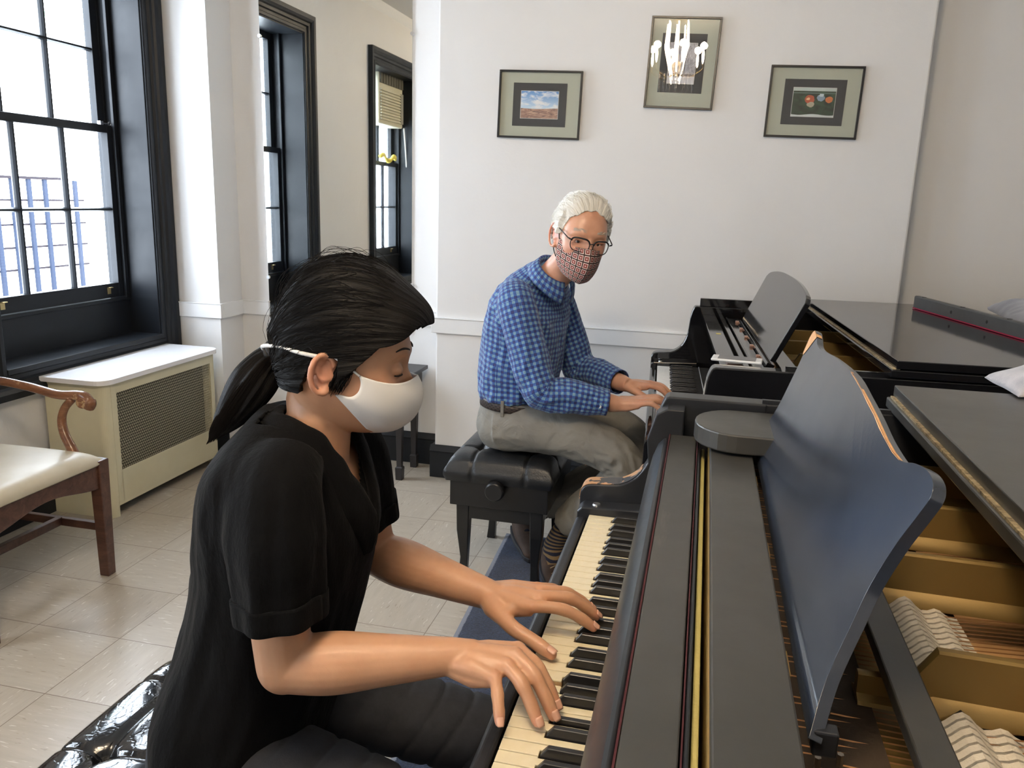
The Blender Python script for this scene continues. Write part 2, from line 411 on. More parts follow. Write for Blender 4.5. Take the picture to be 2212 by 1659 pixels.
window(1, *WIN[0]); window(2, *WIN[1]); window(3, *WIN[2], full=False)  # last window is out of view, put in to admit more daylight

# ---------------- outside ----------------
pave = M('pale_pavement', (0.75, 0.75, 0.74), 0.9, bump=0.1)
struct(G().box(-14, XL - 0.62, -6, 14, 0.2, 0.3).obj('ground_outside', pave))
pale = M('pale_render', (0.92, 0.93, 0.95), 0.9)
railm = M('sunlit_iron', (0.022, 0.028, 0.046), 0.8, spec=0.1); thinm = M('rail_brown', (0.020, 0.016, 0.019), 0.8, spec=0.1)
fr = thing('iron_railing', 'tall bluish iron railing of flat bars seen through the nearest window', 'fence', (-5.0, 5.0, 0.3))
for i in range(13):
    y = 4.02 + 0.156 * i
    if i in (10, 12): continue
    G().box(-5.01, -4.99, y - 0.017, y + 0.017, 0.3, 1.43).obj('bar', railm, fr)
G().box(-5.015, -4.985, 3.9, 5.62, 1.43, 1.45).obj('top_rail', thinm, fr)
for z in (1.275, 1.095, 0.925, 0.76): G().box(-5.03, -5.012, 3.9, 5.84, z - 0.007, z + 0.007).obj('cross_rail', thinm, fr)
rnd = random.Random(3)
tr = thing('street_tree', 'leafy green tree outside beyond the iron railing', 'tree', (-7.5, 5.2, 0.3))
G().tube([(-7.5, 5.2, 0.3), (-7.45, 5.25, 2), (-7.6, 5.6, 3.4)], [0.12, 0.09, 0.05], 10).obj('trunk', mahog, tr, smooth=True)
g = G()
for k in range(700):
    c = Vector((-7.5 + rnd.gauss(0, 0.5), 6.9 + rnd.gauss(0, 1.0), 3.25 + rnd.gauss(0, 0.22)))
    a = Vector((rnd.gauss(0, 1), rnd.gauss(0, 1), rnd.gauss(0, 1))).normalized(); b = a.orthogonal().normalized()
    g.add([c, c + a * 0.05 + b * 0.025, c + a * 0.1, c + a * 0.05 - b * 0.025], [(0, 1, 2, 3)])
g.obj('foliage', M('leaf_green', (0.22, 0.48, 0.30), 0.6), tr)

# ---------------- mirror ----------------
mr = thing('wall_mirror', 'tall frameless mirror fixed in the recess between the pier and the chimney breast', 'mirror', (-1.857, YM - 0.01, 0.70))
G().box(-2.262, -1.452, YM - 0.008, YM - 0.002, 0.70, 2.80).obj('mirror_glass', mirror, mr)
for (x, z) in ((-2.262, 2.155), (-1.452, 2.155), (-2.262, 0.95), (-1.452, 0.95)):
    G().cyl((x, YM, z), (x, YM - 0.014, z), 0.011, 0.009, 14).obj('mirror_clip', steel, mr, auto=True)

# ---------------- air conditioner in window 2 ----------------
acm = M('aged_cream_plastic', (0.62, 0.60, 0.46), 0.45, var=(0.56, 0.53, 0.38))
ac = thing('air_conditioner', 'cream window air conditioner in the upper sash of the window seen in the mirror', 'air conditioner', (-2.84, 0.78, 1.98))
g = G().box(-3.05, -2.815, 0.49, 1.05, 1.995, 2.44); g.obj('housing', acm, ac, bevel=0.012)
g = G()
for k in range(11): g.box(-2.815, -2.800, 0.575, 1.03, 2.03 + k * 0.024, 2.044 + k * 0.024)
g.obj('louver_grille', acm, ac, bevel=0.002)
g = G().box(-2.815, -2.803, 0.505, 0.56, 2.03, 2.29)
g.obj('control_panel', M('control_grey', (0.36, 0.36, 0.31), 0.5), ac)
g = G()
for k in range(9): g.box(-2.815, -2.802, 0.51 + k * 0.06, 0.555 + k * 0.06, 2.33, 2.42)
g.obj('vent', M('vent_dark', (0.10, 0.095, 0.07), 0.6), ac)
pts = smooth_path([(-2.80, 0.50, 2.0), (-2.79, 0.48, 1.8), (-2.785, 0.43, 1.5), (-2.76, 0.32, 1.25), (-2.68, 0.22, 1.1), (-2.66, 0.20, 0.7), (-2.66, 0.24, 0.45)], 40)
o = G().tube(pts, 0.006, 8).obj('power_cord', M('white_cord', (0.8, 0.79, 0.74), 0.5), None, smooth=True)
tag(o, 'white power cord hanging down from the air conditioner', 'cord')
# ---------------- piano materials ----------------
def ebony(name, col, rough, worn=None, smear=0.0, coat=0.0, spec=0.5):
    m, nt, bs = new_mat(name); co = coord(nt)
    n = noise_(nt, co, 6, 6, 0.65); c = ramp(nt, n.outputs[0], [(0.3, col), (0.75, tuple(x * 1.7 for x in col))]).outputs[0]
    if worn:
        w = noise_(nt, coord(nt, 'Object', (9, 1.2, 9)), 3.0, 6, 0.7); wr = ramp(nt, w.outputs[0], [(0.66, (0, 0, 0)), (0.74, (1, 1, 1))])
        c = mixc(nt, wr.outputs[0], c, worn)
    nt.links.new(c, bs.inputs['Base Color'])
    rr = ramp(nt, noise_(nt, co, 4, 5, 0.65).outputs[0], [(0.3, (rough,) * 3), (0.72, (rough + smear,) * 3)]); nt.links.new(rr.outputs[0], bs.inputs['Roughness'])
    bump_(nt, bs, noise_(nt, co, 120, 3, 0.6).outputs[0], 0.04, 0.001)
    bs.inputs['Coat Weight'].default_value = coat; bs.inputs['Specular IOR Level'].default_value = spec
    return m
eb_old = ebony('worn_ebony', (0.013, 0.0145, 0.018), 0.285, smear=0.13, spec=0.5)
eb_shelf = ebony('dull_ebony_shelf', (0.030, 0.029, 0.026), 0.29, smear=0.17, worn=(0.065, 0.06, 0.052), spec=0.8)
eb_new = ebony('polished_ebony', (0.006, 0.006, 0.007), 0.045, smear=0.05, spec=0.8)
eb_desk_old = ebony('waxed_desk_ebony', (0.022, 0.027, 0.038), 0.155, smear=0.07, spec=1.0)
ivory = M('yellowed_ivory', (0.84, 0.76, 0.56), 0.28, var=(0.76, 0.66, 0.44), vscale=22, bump=0.02)
ivory_side = M('key_wood', (0.42, 0.27, 0.14), 0.6)
whitek = M('white_key', (0.84, 0.84, 0.82), 0.15)
blackk = M('black_key', (0.018, 0.018, 0.020), 0.28)
goldm, gnt, gb = new_mat('gold_bronze_plate')
gb.inputs['Base Color'].default_value = (0.27, 0.175, 0.055, 1); gb.inputs['Metallic'].default_value = 0.45; gb.inputs['Roughness'].default_value = 0.42
bump_(gnt, gb, noise_(gnt, coord(gnt), 90, 3, 0.6).outputs[0], 0.12, 0.002)
goldpale = M('pale_gold_felt', (0.50, 0.44, 0.16), 0.6, bump=0.2, bscale=200)
spruce = wood('spruce_soundboard', (0.46, 0.24, 0.09), (0.62, 0.35, 0.15), (0.72, 0.43, 0.20), 0.35, 1.0, (1.0, 60, 1))
stringm = M('copper_string', (0.42, 0.22, 0.10), 0.35, 0.9)
steelstr = M('steel_string', (0.5, 0.45, 0.38), 0.35, 1.0)
redfelt = M('red_felt', (0.055, 0.008, 0.012), 0.95)
rawwood = wood('bare_wood_chip', (0.55, 0.27, 0.10), (0.68, 0.37, 0.17), (0.78, 0.48, 0.26), 0.6)
whitefelt = M('white_felt', (0.74, 0.69, 0.60), 0.95, bump=0.4, bscale=400, var=(0.64, 0.57, 0.46))
wornbrass = M('worn_hinge_brass', (0.62, 0.50, 0.30), 0.5, 0.4, var=(0.08, 0.06, 0.04), vscale=90)
def chipped():
    m, nt, bs = new_mat('chipped_ebony_edge')
    n = noise_(nt, coord(nt, 'Object', (13, 13, 13)), 1.0, 4, 0.6)
    r = ramp(nt, n.outputs[0], [(0.49, (0.05, 0.05, 0.05)), (0.50, (0.50, 0.27, 0.13))], 'CONSTANT'); nt.links.new(r.outputs[0], bs.inputs['Base Color']); bs.inputs['Roughness'].default_value = 0.4
    return m
chip = chipped()

BLK = {1: 1, 4: 1, 6: 1, 9: 1, 11: 1}            # semitone offsets from A that are black: A# C# D# F# G#
def key_layout():
    """88 notes from A0; returns lists of (white index) and black centre positions, y measured from the bass end"""
    Wd = 0.0235; wi = 0; whites = []; blacks = []
    for s in range(88):
        k = s % 12                               # 0=A 1=A# 2=B 3=C 4=C# 5=D 6=D# 7=E 8=F 9=F# 10=G 11=G#
        if k in (1, 4, 6, 9, 11):
            off = {1: 0.0015, 4: -0.003, 6: 0.003, 9: -0.004, 11: 0.0}[k]
            blacks.append((s, wi * Wd + off))
        else:
            whites.append((s, wi)); wi += 1
    return whites, blacks
WHT, BLA = key_layout()
def white_key_bm(cutlo, cuthi):
    """x from 0 (front) to .150; y 0 (bass side)..-.0235"""
    a = 0.0008; w = 0.0235
    y_hi = -a; y_lo = -w + a; xc = 0.0505
    hi2 = y_hi - cuthi; lo2 = y_lo + cutlo
    poly = [(0, y_hi), (0, y_lo), (xc, y_lo), (xc, lo2), (0.15, lo2), (0.15, hi2), (xc, hi2), (xc, y_hi)]
    out = []
    for p in poly:
        if not out or (abs(out[-1][0] - p[0]) + abs(out[-1][1] - p[1])) > 1e-6: out.append(p)
    return out
def piano(name, label, o):
    root = thing(name, label, 'piano', (o['x'], o['y'], 0), R(o['rz']))
    kz, rz = o['kz'], o['rz_top']; E = o['ebony']; hw = 0.715; ki = 0.611
    def put(g, nm, mat, **kw): return g.obj(nm, mat, root, world=False, **kw)
    # --- white and black keys
    wm = o['white']; meshes = {}
    pressed = o.get('pressed', {})
    bl = {s: y for s, y in BLA}
    def wkey(s, i):
        lo = s + 1 in bl; hi = s - 1 in bl
        ytop = ki - i * 0.0235
        cl = ch = 0.0
        if lo: cl = (ki - bl[s + 1] + 0.0068) - (ytop - 0.0235)
        if hi: ch = ytop - (ki - bl[s - 1] - 0.0068)
        key = (round(cl, 4), round(ch, 4))
        if key not in meshes:
            g = G().prism(white_key_bm(cl, ch), -0.0035, 0, 'z'); ob = g.obj('white_key', wm, root, world=False, bevel=0.0011, seg=2)
            meshes[key] = ob
            gs = G().prism([(p[0] + 0.001 if p[0] == 0 else p[0], p[1]) for p in white_key_bm(cl, ch)], -0.024, -0.0035, 'z')
            ob['_body'] = 1; sb = gs.obj('key_body', ivory_side if o['old'] else whitek, ob, world=False)
            ob2 = ob
        else:
            src = meshes[key]; ob2 = src.copy(); COL.objects.link(ob2); ob2.parent = root
            for c in src.children: cc = c.copy(); COL.objects.link(cc); cc.parent = ob2
        d = pressed.get(s, 0)
        ob2.location = (0, ytop, kz - d * 0.000); 
        if d: ob2.location = (0, ytop, kz - 0.0075)
        return ob2
    for s, i in WHT: wkey(s, i)
    for ob in meshes.values():
        if '_body' in ob: del ob['_body']
    g = G()
    L = 0.097; zt = 0.0125
    V = [(0, -.0055, -.012), (0, .0055, -.012), (0.0, -.0052, 0.001), (0.0, .0052, 0.001), (0.009, -.0042, zt), (0.009, .0042, zt), (L, -.0045, zt), (L, .0045, zt), (L, -.0055, -.012), (L, .0055, -.012)]
    F = [(0, 1, 3, 2), (2, 3, 5, 4), (4, 5, 7, 6), (6, 7, 9, 8), (0, 2, 4, 6, 8), (1, 9, 7, 5, 3)]
    g.add(V, F); first = put(g, 'black_key', blackk, bevel=0.0016, seg=3, smooth=False)
    for n, (s, y) in enumerate(BLA):
        ob = first
        if n: ob = first.copy(); COL.objects.link(ob); ob.parent = root
        ob.location = (0.0525, ki - y, kz - (0.006 if s in pressed else 0))
    # --- key bed, key slip, cheek blocks
    put(G().box(-0.02, 0.42, -hw + 0.02, hw - 0.02, kz - 0.105, kz - 0.04), 'key_bed', E, bevel=0.002)
    put(G().prism([(-0.030, kz - 0.075), (-0.030, kz - 0.014), (-0.024, kz - 0.008), (-0.010, kz - 0.008), (-0.007, kz - 0.012), (-0.007, kz - 0.075)], -ki - 0.01, ki + 0.01, 'y'), 'key_slip', E, bevel=0.003)
    for s in (1, -1):
        a, b = sorted((s * (ki + 0.001), s * (hw - 0.055)))
        put(G().prism([(-0.028, kz - 0.07), (-0.028, kz + 0.004), (-0.018, kz + 0.014), (0.17, kz + 0.022), (0.17, kz - 0.07)], a, b, 'y'), 'cheek_block', E, bevel=0.003)
        put(G().cyl((0.012, s * (ki + 0.022), kz + 0.0135), (0.012, s * (ki + 0.022), kz + 0.0185), 0.0095, 0.008, 18), 'cheek_screw', steel, auto=True)
    # --- arms
    ap = smooth_path([(-0.030, kz + 0.012), (-0.028, kz + 0.034), (-0.012, kz + 0.049), (0.03, kz + 0.053), (0.065, kz + 0.060), (0.098, kz + 0.086), (0.120, kz + 0.135), (0.130, rz - 0.04), (0.142, rz - 0.004)], 40)
    for s in (1, -1):
        poly = [(-0.030, kz - 0.115)] + [tuple(p) for p in ap] + [(0.150, rz), (0.35, rz), (0.35, kz - 0.115)]
        a, b = sorted((s * (hw - 0.054), s * hw))
        arm = put(G().prism(poly, a, b, 'y'), 'arm', E, bevel=0.004, seg=3)
        if o['old']:                                              # the top face of the arm scroll is chipped to bare wood
            gg = G(); pth = [p for p in ap if p[0] < 0.105]
            V = []; 
            for (x, z) in pth: V += [(x - 0.0006, a + 0.004, z + 0.0009), (x - 0.0006, b - 0.004, z + 0.0009)]
            gg.add(V, [(2 * i, 2 * i + 1, 2 * i + 3, 2 * i + 2) for i in range(len(pth) - 1)])
            gg.obj('chipped_edge', chip, arm, world=False, solid=0.001)
    # --- rim following the grand outline
    if o.get('len', 1.85):
        Lp = o.get('len', 1.85)
        cp = [(0.34, hw), (0.7, hw), (1.1, hw), (1.45, hw - 0.01), (Lp - 0.18, hw - 0.09), (Lp - 0.03, hw - 0.30), (Lp, hw - 0.55), (Lp - 0.10, hw - 0.83), (Lp - 0.42, hw - 1.03), (1.30, -hw + 0.24), (1.08, -hw + 0.07), (0.92, -hw + 0.01), (0.72, -hw), (0.34, -hw)]
        path = smooth_path(cp, 90)
        def off(P, d):
            out = []
            for i, p in enumerate(P):
                a = Vector(P[max(i - 1, 0)]); b = Vector(P[min(i + 1, len(P) - 1)]); t = (b - a).normalized(); n = Vector((t.y, -t.x))
                out.append((p[0] + n.x * d, p[1] + n.y * d))
            return out
        inner = off(path, 0.05)
        V = []
        for (x, y), (xi, yi) in zip(path, inner): V += [(x, y, kz - 0.105), (x, y, rz), (xi, yi, rz), (xi, yi, kz - 0.105)]
        n = len(path); F = []
        for i in range(n - 1):
            for j in range(4): F.append((4 * i + j, 4 * i + (j + 1) % 4, 4 * i + 4 + (j + 1) % 4, 4 * i + 4 + j))
        F += [(0, 1, 2, 3), (4 * n - 4, 4 * n - 1, 4 * n - 2, 4 * n - 3)]
        put(G().add(V, F), 'rim', E, bevel=0.003)
        lip = off(path, 0.036); lip2 = off(path, 0.048)           # raised inner moulding that seats the lid
        V = []
        for (x, y), (xi, yi) in zip(lip, lip2): V += [(x, y, rz - 0.002), (x, y, rz + 0.008), (xi, yi, rz + 0.008), (xi, yi, rz - 0.002)]
        put(G().add(V, F), 'rim_moulding', E)
        sb = off(path, 0.045)
        k = len(sb); zsb = rz - 0.170
        put(G().add([(x, y, zsb) for x, y in sb], [tuple(range(k))]), 'soundboard', spruce)
        # gold plate: outer web, tuning-pin field and struts
        inner2 = off(path, 0.11); zpl = rz - 0.145
        g = G(); V = []
        i0 = inner
        for (x, y), (xi, yi) in zip(i0, inner2): V += [(x, y, zpl), (xi, yi, zpl), (x, y, zpl - 0.02), (xi, yi, zpl - 0.02)]
        F = []
        for i in range(n - 1):
            for a, b in ((0, 1), (1, 3), (3, 2), (2, 0)): F.append((4 * i + a, 4 * i + b, 4 * i + 4 + b, 4 * i + 4 + a))
        g.add(V, F)
        g.box(0.245, 0.470, -hw + 0.055, hw - 0.055, zpl - 0.02, zpl)
        g.box(0.236, 0.256, -hw + 0.055, hw - 0.055, zpl - 0.02, zpl + 0.075)
        put(g, 'iron_plate', goldm, bevel=0.003)
        for (ya, yb, x1) in o['struts']:
            m = Matrix.Translation((0, 0, 0))
            x0 = 0.40; zt2 = rz - 0.050; zb2 = rz - 0.125
            prof = [(-0.020, zb2), (-0.018, zb2 + 0.010), (-0.008, zb2 + 0.020), (-0.0065, zt2 - 0.003), (-0.004, zt2), (0.004, zt2), (0.0065, zt2 - 0.003), (0.008, zb2 + 0.020), (0.018, zb2 + 0.010), (0.020, zb2)]
            k2 = len(prof); V = []; xs = [x0, x0 + 0.052, x0 + 0.075, x1 - 0.15, x1]
            for q, xx in enumerate(xs):
                t = (xx - x0) / (x1 - x0); yc = ya + (yb - ya) * t; hs = [0.40, 0.42, 0.95, 1, 0.7][q]
                for (py, pz) in prof: V.append((xx, yc + py, zb2 + (pz - zb2) * hs))
            F = [(q * k2 + j, q * k2 + j + 1, (q + 1) * k2 + j + 1, (q + 1) * k2 + j) for q in range(4) for j in range(k2 - 1)]
            F += [tuple(range(k2)), tuple(4 * k2 + j for j in range(k2))]
            put(G().add(V, F), 'plate_strut', goldm, auto=True)
        # tuning pins and strings
        g = G(); gs = G(); rnd = random.Random(5)
        ny = 120
        for i in range(ny):
            y = -hw + 0.085 + (2 * hw - 0.17) * i / (ny - 1)
            if any(abs(y - a) < 0.012 for a, b, c_ in o['struts']): continue
            xp = 0.30 + 0.022 * (i % 4)
            g.cyl((xp, y, zpl), (xp, y, zpl + 0.032), 0.0033, n=6)
            # string end from a bridge curve
            t = (y + hw) / (2 * hw); xe = 0.75 + 0.85 * t ** 1.3
            gs.tube([(xp, y, zpl + 0.02), (0.44, y, zpl + 0.016), (xe, y + 0.02 + 0.02 * t, zsb + 0.055)], 0.0010, 3, False)
        tag(put(g, 'tuning_pins', steelstr), kind='stuff')
        tag(put(gs, 'strings', stringm), kind='stuff')
        # dampers : felt blocks with a humped outline, one per note between the struts
        if o['old']:
            sty = sorted(a for a, b, c_ in o['struts'])
            def hump(x): return zpl + 0.012 + 0.024 * math.exp(-((x - 0.500) / 0.018) ** 2) + 0.012 * math.exp(-((x - 0.540) / 0.013) ** 2)
            base_o = None; yy = -hw + 0.10; cnt = 0
            while yy < hw - 0.12 and cnt < 96:
                near = min(abs(yy - s_) for s_ in sty)
                if near > 0.024 and yy < 0.45:
                    if base_o is None:
                        xs = [0.462 + 0.106 * q / 14 for q in range(15)]
                        poly = [(x, hump(x)) for x in xs] + [(xs[-1], zpl - 0.004), (xs[0], zpl - 0.004)]
                        base_o = put(G().prism(poly, -0.0047, 0.0047, 'y'), 'damper_felt', whitefelt)
                        put(G().prism([(x + 0.001, z - 0.0028) for x, z in poly[:-2]] + [(xs[-1], zpl - 0.006), (xs[0], zpl - 0.006)], -hw + 0.10, 0.44, 'y'), 'damper_gap_shade', darkm)  # dark slab added so the gaps between felts look shaded
                        ob = base_o
                    else:
                        ob = base_o.copy(); COL.objects.link(ob); ob.parent = root
                    ob.location = (0.0, yy, 0.0); cnt += 1
                yy += 0.0132
    # --- legs
    for (lx, ly) in ((0.20, hw - 0.11), (0.20, -hw + 0.11), (o.get('len', 1.85) - 0.30, hw - 0.45)):
        g = G().tube([(lx, ly, kz - 0.105), (lx, ly, kz - 0.16), (lx, ly, kz - 0.20), (lx, ly, 0.16), (lx, ly, 0.12), (lx, ly, 0.07)], [0.065, 0.062, 0.052, 0.033, 0.042, 0.02], 8)
        lg = put(g, 'leg', E, bevel=0.003)
        w = G().cyl((lx - 0.012, ly, 0.0465), (lx + 0.012, ly, 0.0465), 0.033, n=20).cyl((lx, ly, 0.035), (lx, ly, 0.08), 0.012)
        w.obj('caster', brass, lg, world=False, auto=True)
    g = G().box(0.34, 0.40, -0.14, 0.14, kz - 0.155, kz - 0.10)      # pedal lyre
    g.tube([(0.37, -0.09, kz - 0.15), (0.37, -0.075, 0.40), (0.37, -0.09, 0.13)], 0.018, 10).tube([(0.37, 0.09, kz - 0.15), (0.37, 0.075, 0.40), (0.37, 0.09, 0.13)], 0.018, 10)
    g.box(0.31, 0.42, -0.13, 0.13, 0.07, 0.14); ly = put(g, 'pedal_lyre', E, bevel=0.003)
    for py in (-0.07, 0, 0.07): G().prism([(0.20, py - 0.014), (0.20, py + 0.014), (0.26, py + 0.010), (0.33, py + 0.007), (0.33, py - 0.007), (0.26, py - 0.010)], 0.075, 0.083, 'z').obj('pedal', brass, ly, world=False, bevel=0.003)
    return root, put
# ---------------- near piano (old, worn) ----------------
P1 = dict(x=-0.20, y=1.043, rz=0.0, kz=0.735, rz_top=1.0, ebony=eb_old, white=ivory, old=True, len=1.95,
          pressed={46: 1, 52: 1}, struts=[(0.505, 0.50, 1.6), (0.297, 0.26, 1.5), (0.087, 0.05, 1.3), (-0.173, -0.21, 1.05), (-0.43, -0.46, 0.80)])
pr1, put1 = piano('grand_piano', 'nearer grand piano with yellowed ivory keys and a wavy-edged music desk, played by the woman', P1)
Y1 = 1.043
def w1(x, y): return (x + 0.20, y - Y1)
# fallboard rolled back : rounded black board above the keys
fb = [(0.122, 0.772), (0.117, 0.790), (0.117, 0.815), (0.120, 0.850), (0.127, 0.885), (0.137, 0.912), (0.148, 0.925), (0.156, 0.927), (0.158, 0.92), (0.158, 0.772)]
put1(G().prism(fb, -0.655, 0.608, 'y'), 'fallboard', eb_old, bevel=0.004, seg=3, auto=True)
put1(G().box(0.1575, 0.1597, -0.655, 0.612, 0.90, 0.9325), 'felt_strip', redfelt)
put1(G().box(0.160, 0.2125, -0.655, 0.612, 0.86, 0.932), 'fallboard_rail', eb_shelf, bevel=0.002)
put1(G().box(0.2140, 0.2155, -0.655, 0.612, 0.86, 0.9325), 'felt_strip', redfelt)
put1(G().box(0.2165, 0.2215, -0.655, 0.60, 0.80, 0.930), 'rear_moulding', eb_old, bevel=0.002)
put1(G().box(0.2235, 0.2305, -0.655, 0.585, 0.80, 0.915), 'action_rail', goldpale, bevel=0.002)
# block where the fallboard pivots at the bass end
put1(G().prism([(0.118, 0.86), (0.112, 0.915), (0.128, 0.972), (0.150, 0.985), (0.185, 0.985), (0.185, 0.86)], 0.612, 0.662, 'y'), 'fallboard_pivot', eb_old, bevel=0.003)
# side arms of the music desk carriage : horizontal boards with rounded front ends
for s in (1, -1):
    pts = []; y0, y1 = (0.447, 0.640) if s > 0 else (-0.655, -0.545)
    for k in range(15):
        a = PI / 2 + PI * k / 14; pts.append((0.284 + 0.078 * math.cos(a), (y0 + y1) / 2 + (y1 - y0) / 2 * math.sin(a)))
    pts = [(0.56, y1)] + pts + [(0.56, y0)]
    put1(G().prism(pts, 0.952, 0.988, 'z'), 'desk_arm', eb_shelf, bevel=0.003)
put1(G().box(0.236, 0.415, -0.64, 0.64, 0.868, 0.874), 'gap_shade_board', M('gap_shade_brown', (0.05, 0.033, 0.02), 0.7, bump=0.2, bscale=120))  # board added to make the gap under the desk dark
put1(G().box(0.2385, 0.316, -0.60, 0.592, 0.930, 0.946), 'desk_shelf', eb_shelf, bevel=0.0025)
put1(G().box(0.418, 0.453, -0.60, 0.535, 0.915, 0.931), 'desk_rear_rail', eb_shelf, bevel=0.002)
# things glimpsed in the slot : hammers' gold rail and dark parts
g = G()
for k in range(4): g.box(0.3185, 0.322, 0.36 - 0.30 * k, 0.41 - 0.30 * k, 0.876, 0.925)
put1(g, 'slot_plates', goldm)
# music desk : wavy top edge, leaned back 20 degrees
th = R(20); dY0 = [(1.676, 0.0), (1.73, 0.07), (1.668, 0.170), (1.645, 0.215), (1.622, 0.244), (1.590, 0.262), (1.555, 0.266), (1.515, 0.258), (1.455, 0.255), (1.33, 0.262), (1.18, 0.264), (1.02, 0.258), (0.93, 0.250), (0.865, 0.240), (0.825, 0.238), (0.785, 0.246), (0.745, 0.258), (0.715, 0.263), (0.695, 0.257), (0.688, 0.240), (0.692, 0.2), (0.694, 0.135), (0.69, 0.09), (0.678, 0.045), (0.664, 0.02), (0.660, 0.0)]
dY0 = [(1.676, 0.0), (1.728, 0.073), (1.676, 0.170), (1.654, 0.235), (1.568, 0.264), (1.457, 0.256), (1.205, 0.263), (1.021, 0.259), (0.928, 0.249), (0.869, 0.239), (0.815, 0.243), (0.757, 0.258), (0.706, 0.263), (0.690, 0.247), (0.702, 0.2), (0.699, 0.134), (0.690, 0.089), (0.67, 0.05), (0.661, 0.02), (0.665, 0.0)]
dY0 = [(1.676, 0.0), (1.619, 0.068), (1.622, 0.147), (1.622, 0.21), (1.627, 0.242), (1.607, 0.256), (1.564, 0.251), (1.504, 0.240), (1.359, 0.251), (1.192, 0.258), (1.075, 0.251), (0.998, 0.245), (0.931, 0.238), (0.868, 0.235), (0.841, 0.237), (0.806, 0.247), (0.770, 0.252), (0.745, 0.249), (0.735, 0.238), (0.743, 0.215), (0.757, 0.178), (0.762, 0.132), (0.751, 0.093), (0.735, 0.052), (0.716, 0.027), (0.690, 0.004), (0.688, 0.0)]
out = [tuple(cr(dY0, t)) for t in np.linspace(0, len(dY0) - 1, 110)]
def desk_pt(Yw, s, d):
    # very slight hollow across the height, as planed boards have
    bow = 0.006 * math.sin(PI * min(max(s / 0.26, 0), 1))
    return (0.325 + s * math.sin(th) + (d + bow) * math.cos(th), Yw - Y1, 0.934 + s * math.cos(th) - (d + bow) * math.sin(th))
bm = bmesh.new(); ov = [bm.verts.new((y, s, 0)) for y, s in out]; fa = bm.faces.new(ov)
ed = list(bm.edges); bmesh.ops.triangulate(bm, faces=bm.faces[:]); bmesh.ops.subdivide_edges(bm, edges=[e for e in bm.edges if e.calc_length() > 0.03], cuts=3, use_grid_fill=True)
bmesh.ops.triangulate(bm, faces=bm.faces[:])
bm.verts.ensure_lookup_table(); bm.verts.index_update()
V2 = [(v.co.x, v.co.y) for v in bm.verts]; F2 = [tuple(v.index for v in f.verts) for f in bm.faces]
bd = [(e.verts[0].index, e.verts[1].index) for e in bm.edges if len(e.link_faces) == 1]; bm.free()
g = G(); nV = len(V2)
g.add([desk_pt(y, s, 0) for y, s in V2] + [desk_pt(y, s, 0.012) for y, s in V2], F2 + [tuple(nV + k for k in f[::-1]) for f in F2] + [(a, b, nV + b, nV + a) for a, b in bd])
desk = put1(g, 'music_desk', eb_desk_old, bevel=0.003, auto=True)
# bare-wood chips along the desk's top edge
def edgechip(lst, w=0.004, nm='bare_wood_chip', top=True):
    g = G(); V = []
    for (y, s, q) in lst: V += [desk_pt(y, s, -0.0008), desk_pt(y, s - q, -0.0008)]
    g.add(V, [(2 * i, 2 * i + 1, 2 * i + 3, 2 * i + 2) for i in range(len(lst) - 1)])
    V = []
    for (y, s, q) in lst: V += [desk_pt(y, s + 0.0006, -0.0008), desk_pt(y, s + 0.0006, 0.010 if top else 0.003)]
    g.add(V, [(2 * i, 2 * i + 1, 2 * i + 3, 2 * i + 2) for i in range(len(lst) - 1)])
    g.obj(nm, rawwood, desk, world=False)
edgechip([(1.627, 0.236, 0.030), (1.618, 0.250, 0.046), (1.604, 0.2555, 0.042), (1.590, 0.2545, 0.030), (1.572, 0.252, 0.012), (1.560, 0.2505, 0.002)])
edgechip([(1.20, 0.2575, 0.0003), (1.15, 0.256, 0.0012), (1.10, 0.2525, 0.0006), (1.05, 0.249, 0.0018), (1.0, 0.245, 0.0010), (0.96, 0.241, 0.0020), (0.92, 0.237, 0.0006), (0.88, 0.235, 0.0008), (0.85, 0.2355, 0.0003)], top=False)
# folding leg behind the desk
put1(G().box(0.330, 0.352, -0.352, -0.335, 0.915, 0.940), 'desk_hinge', eb_old, bevel=0.002)
# lid folded back : main lid and the doubled front flap, brass strip along the fold
def lid(put, rt, x0, mat, hw=0.722, flapx=1.22, Lp=1.95, z=1.004):
    pth = smooth_path([(x0 - 0.018, hw), (1.1, hw), (1.45, hw - 0.01), (Lp - 0.17, hw - 0.08), (Lp - 0.02, hw - 0.29), (Lp + 0.012, hw - 0.55), (Lp - 0.09, hw - 0.84), (Lp - 0.42, hw - 1.045), (1.30, -hw + 0.235), (1.08, -hw + 0.06), (0.92, -hw), (x0 - 0.018, -hw)], 70)
    a = put(G().prism([(p[0] + 0.006, p[1]) for p in pth], z, z + 0.021, 'z'), 'lid', mat, bevel=0.003)
    # folded flap lies on top, cut to the outline of its own
    b = put(G().prism([(x0, hw), (flapx, hw), (flapx, -hw + 0.32), (1.12, -hw + 0.12), (1.03, -hw + 0.04), (0.95, -hw), (x0, -hw)], z + 0.024, z + 0.046, 'z'), 'lid_flap', mat, bevel=0.002)
    put(G().box(x0 - 0.007, x0 + 0.012, -hw + 0.01, hw - 0.01, z + 0.0195, z + 0.0250), 'lid_hinge', wornbrass)
    return a, b
lid1 = lid(put1, pr1, 0.600, ebony('satin_lid_old', (0.040, 0.040, 0.039), 0.285, smear=0.08, spec=0.9))
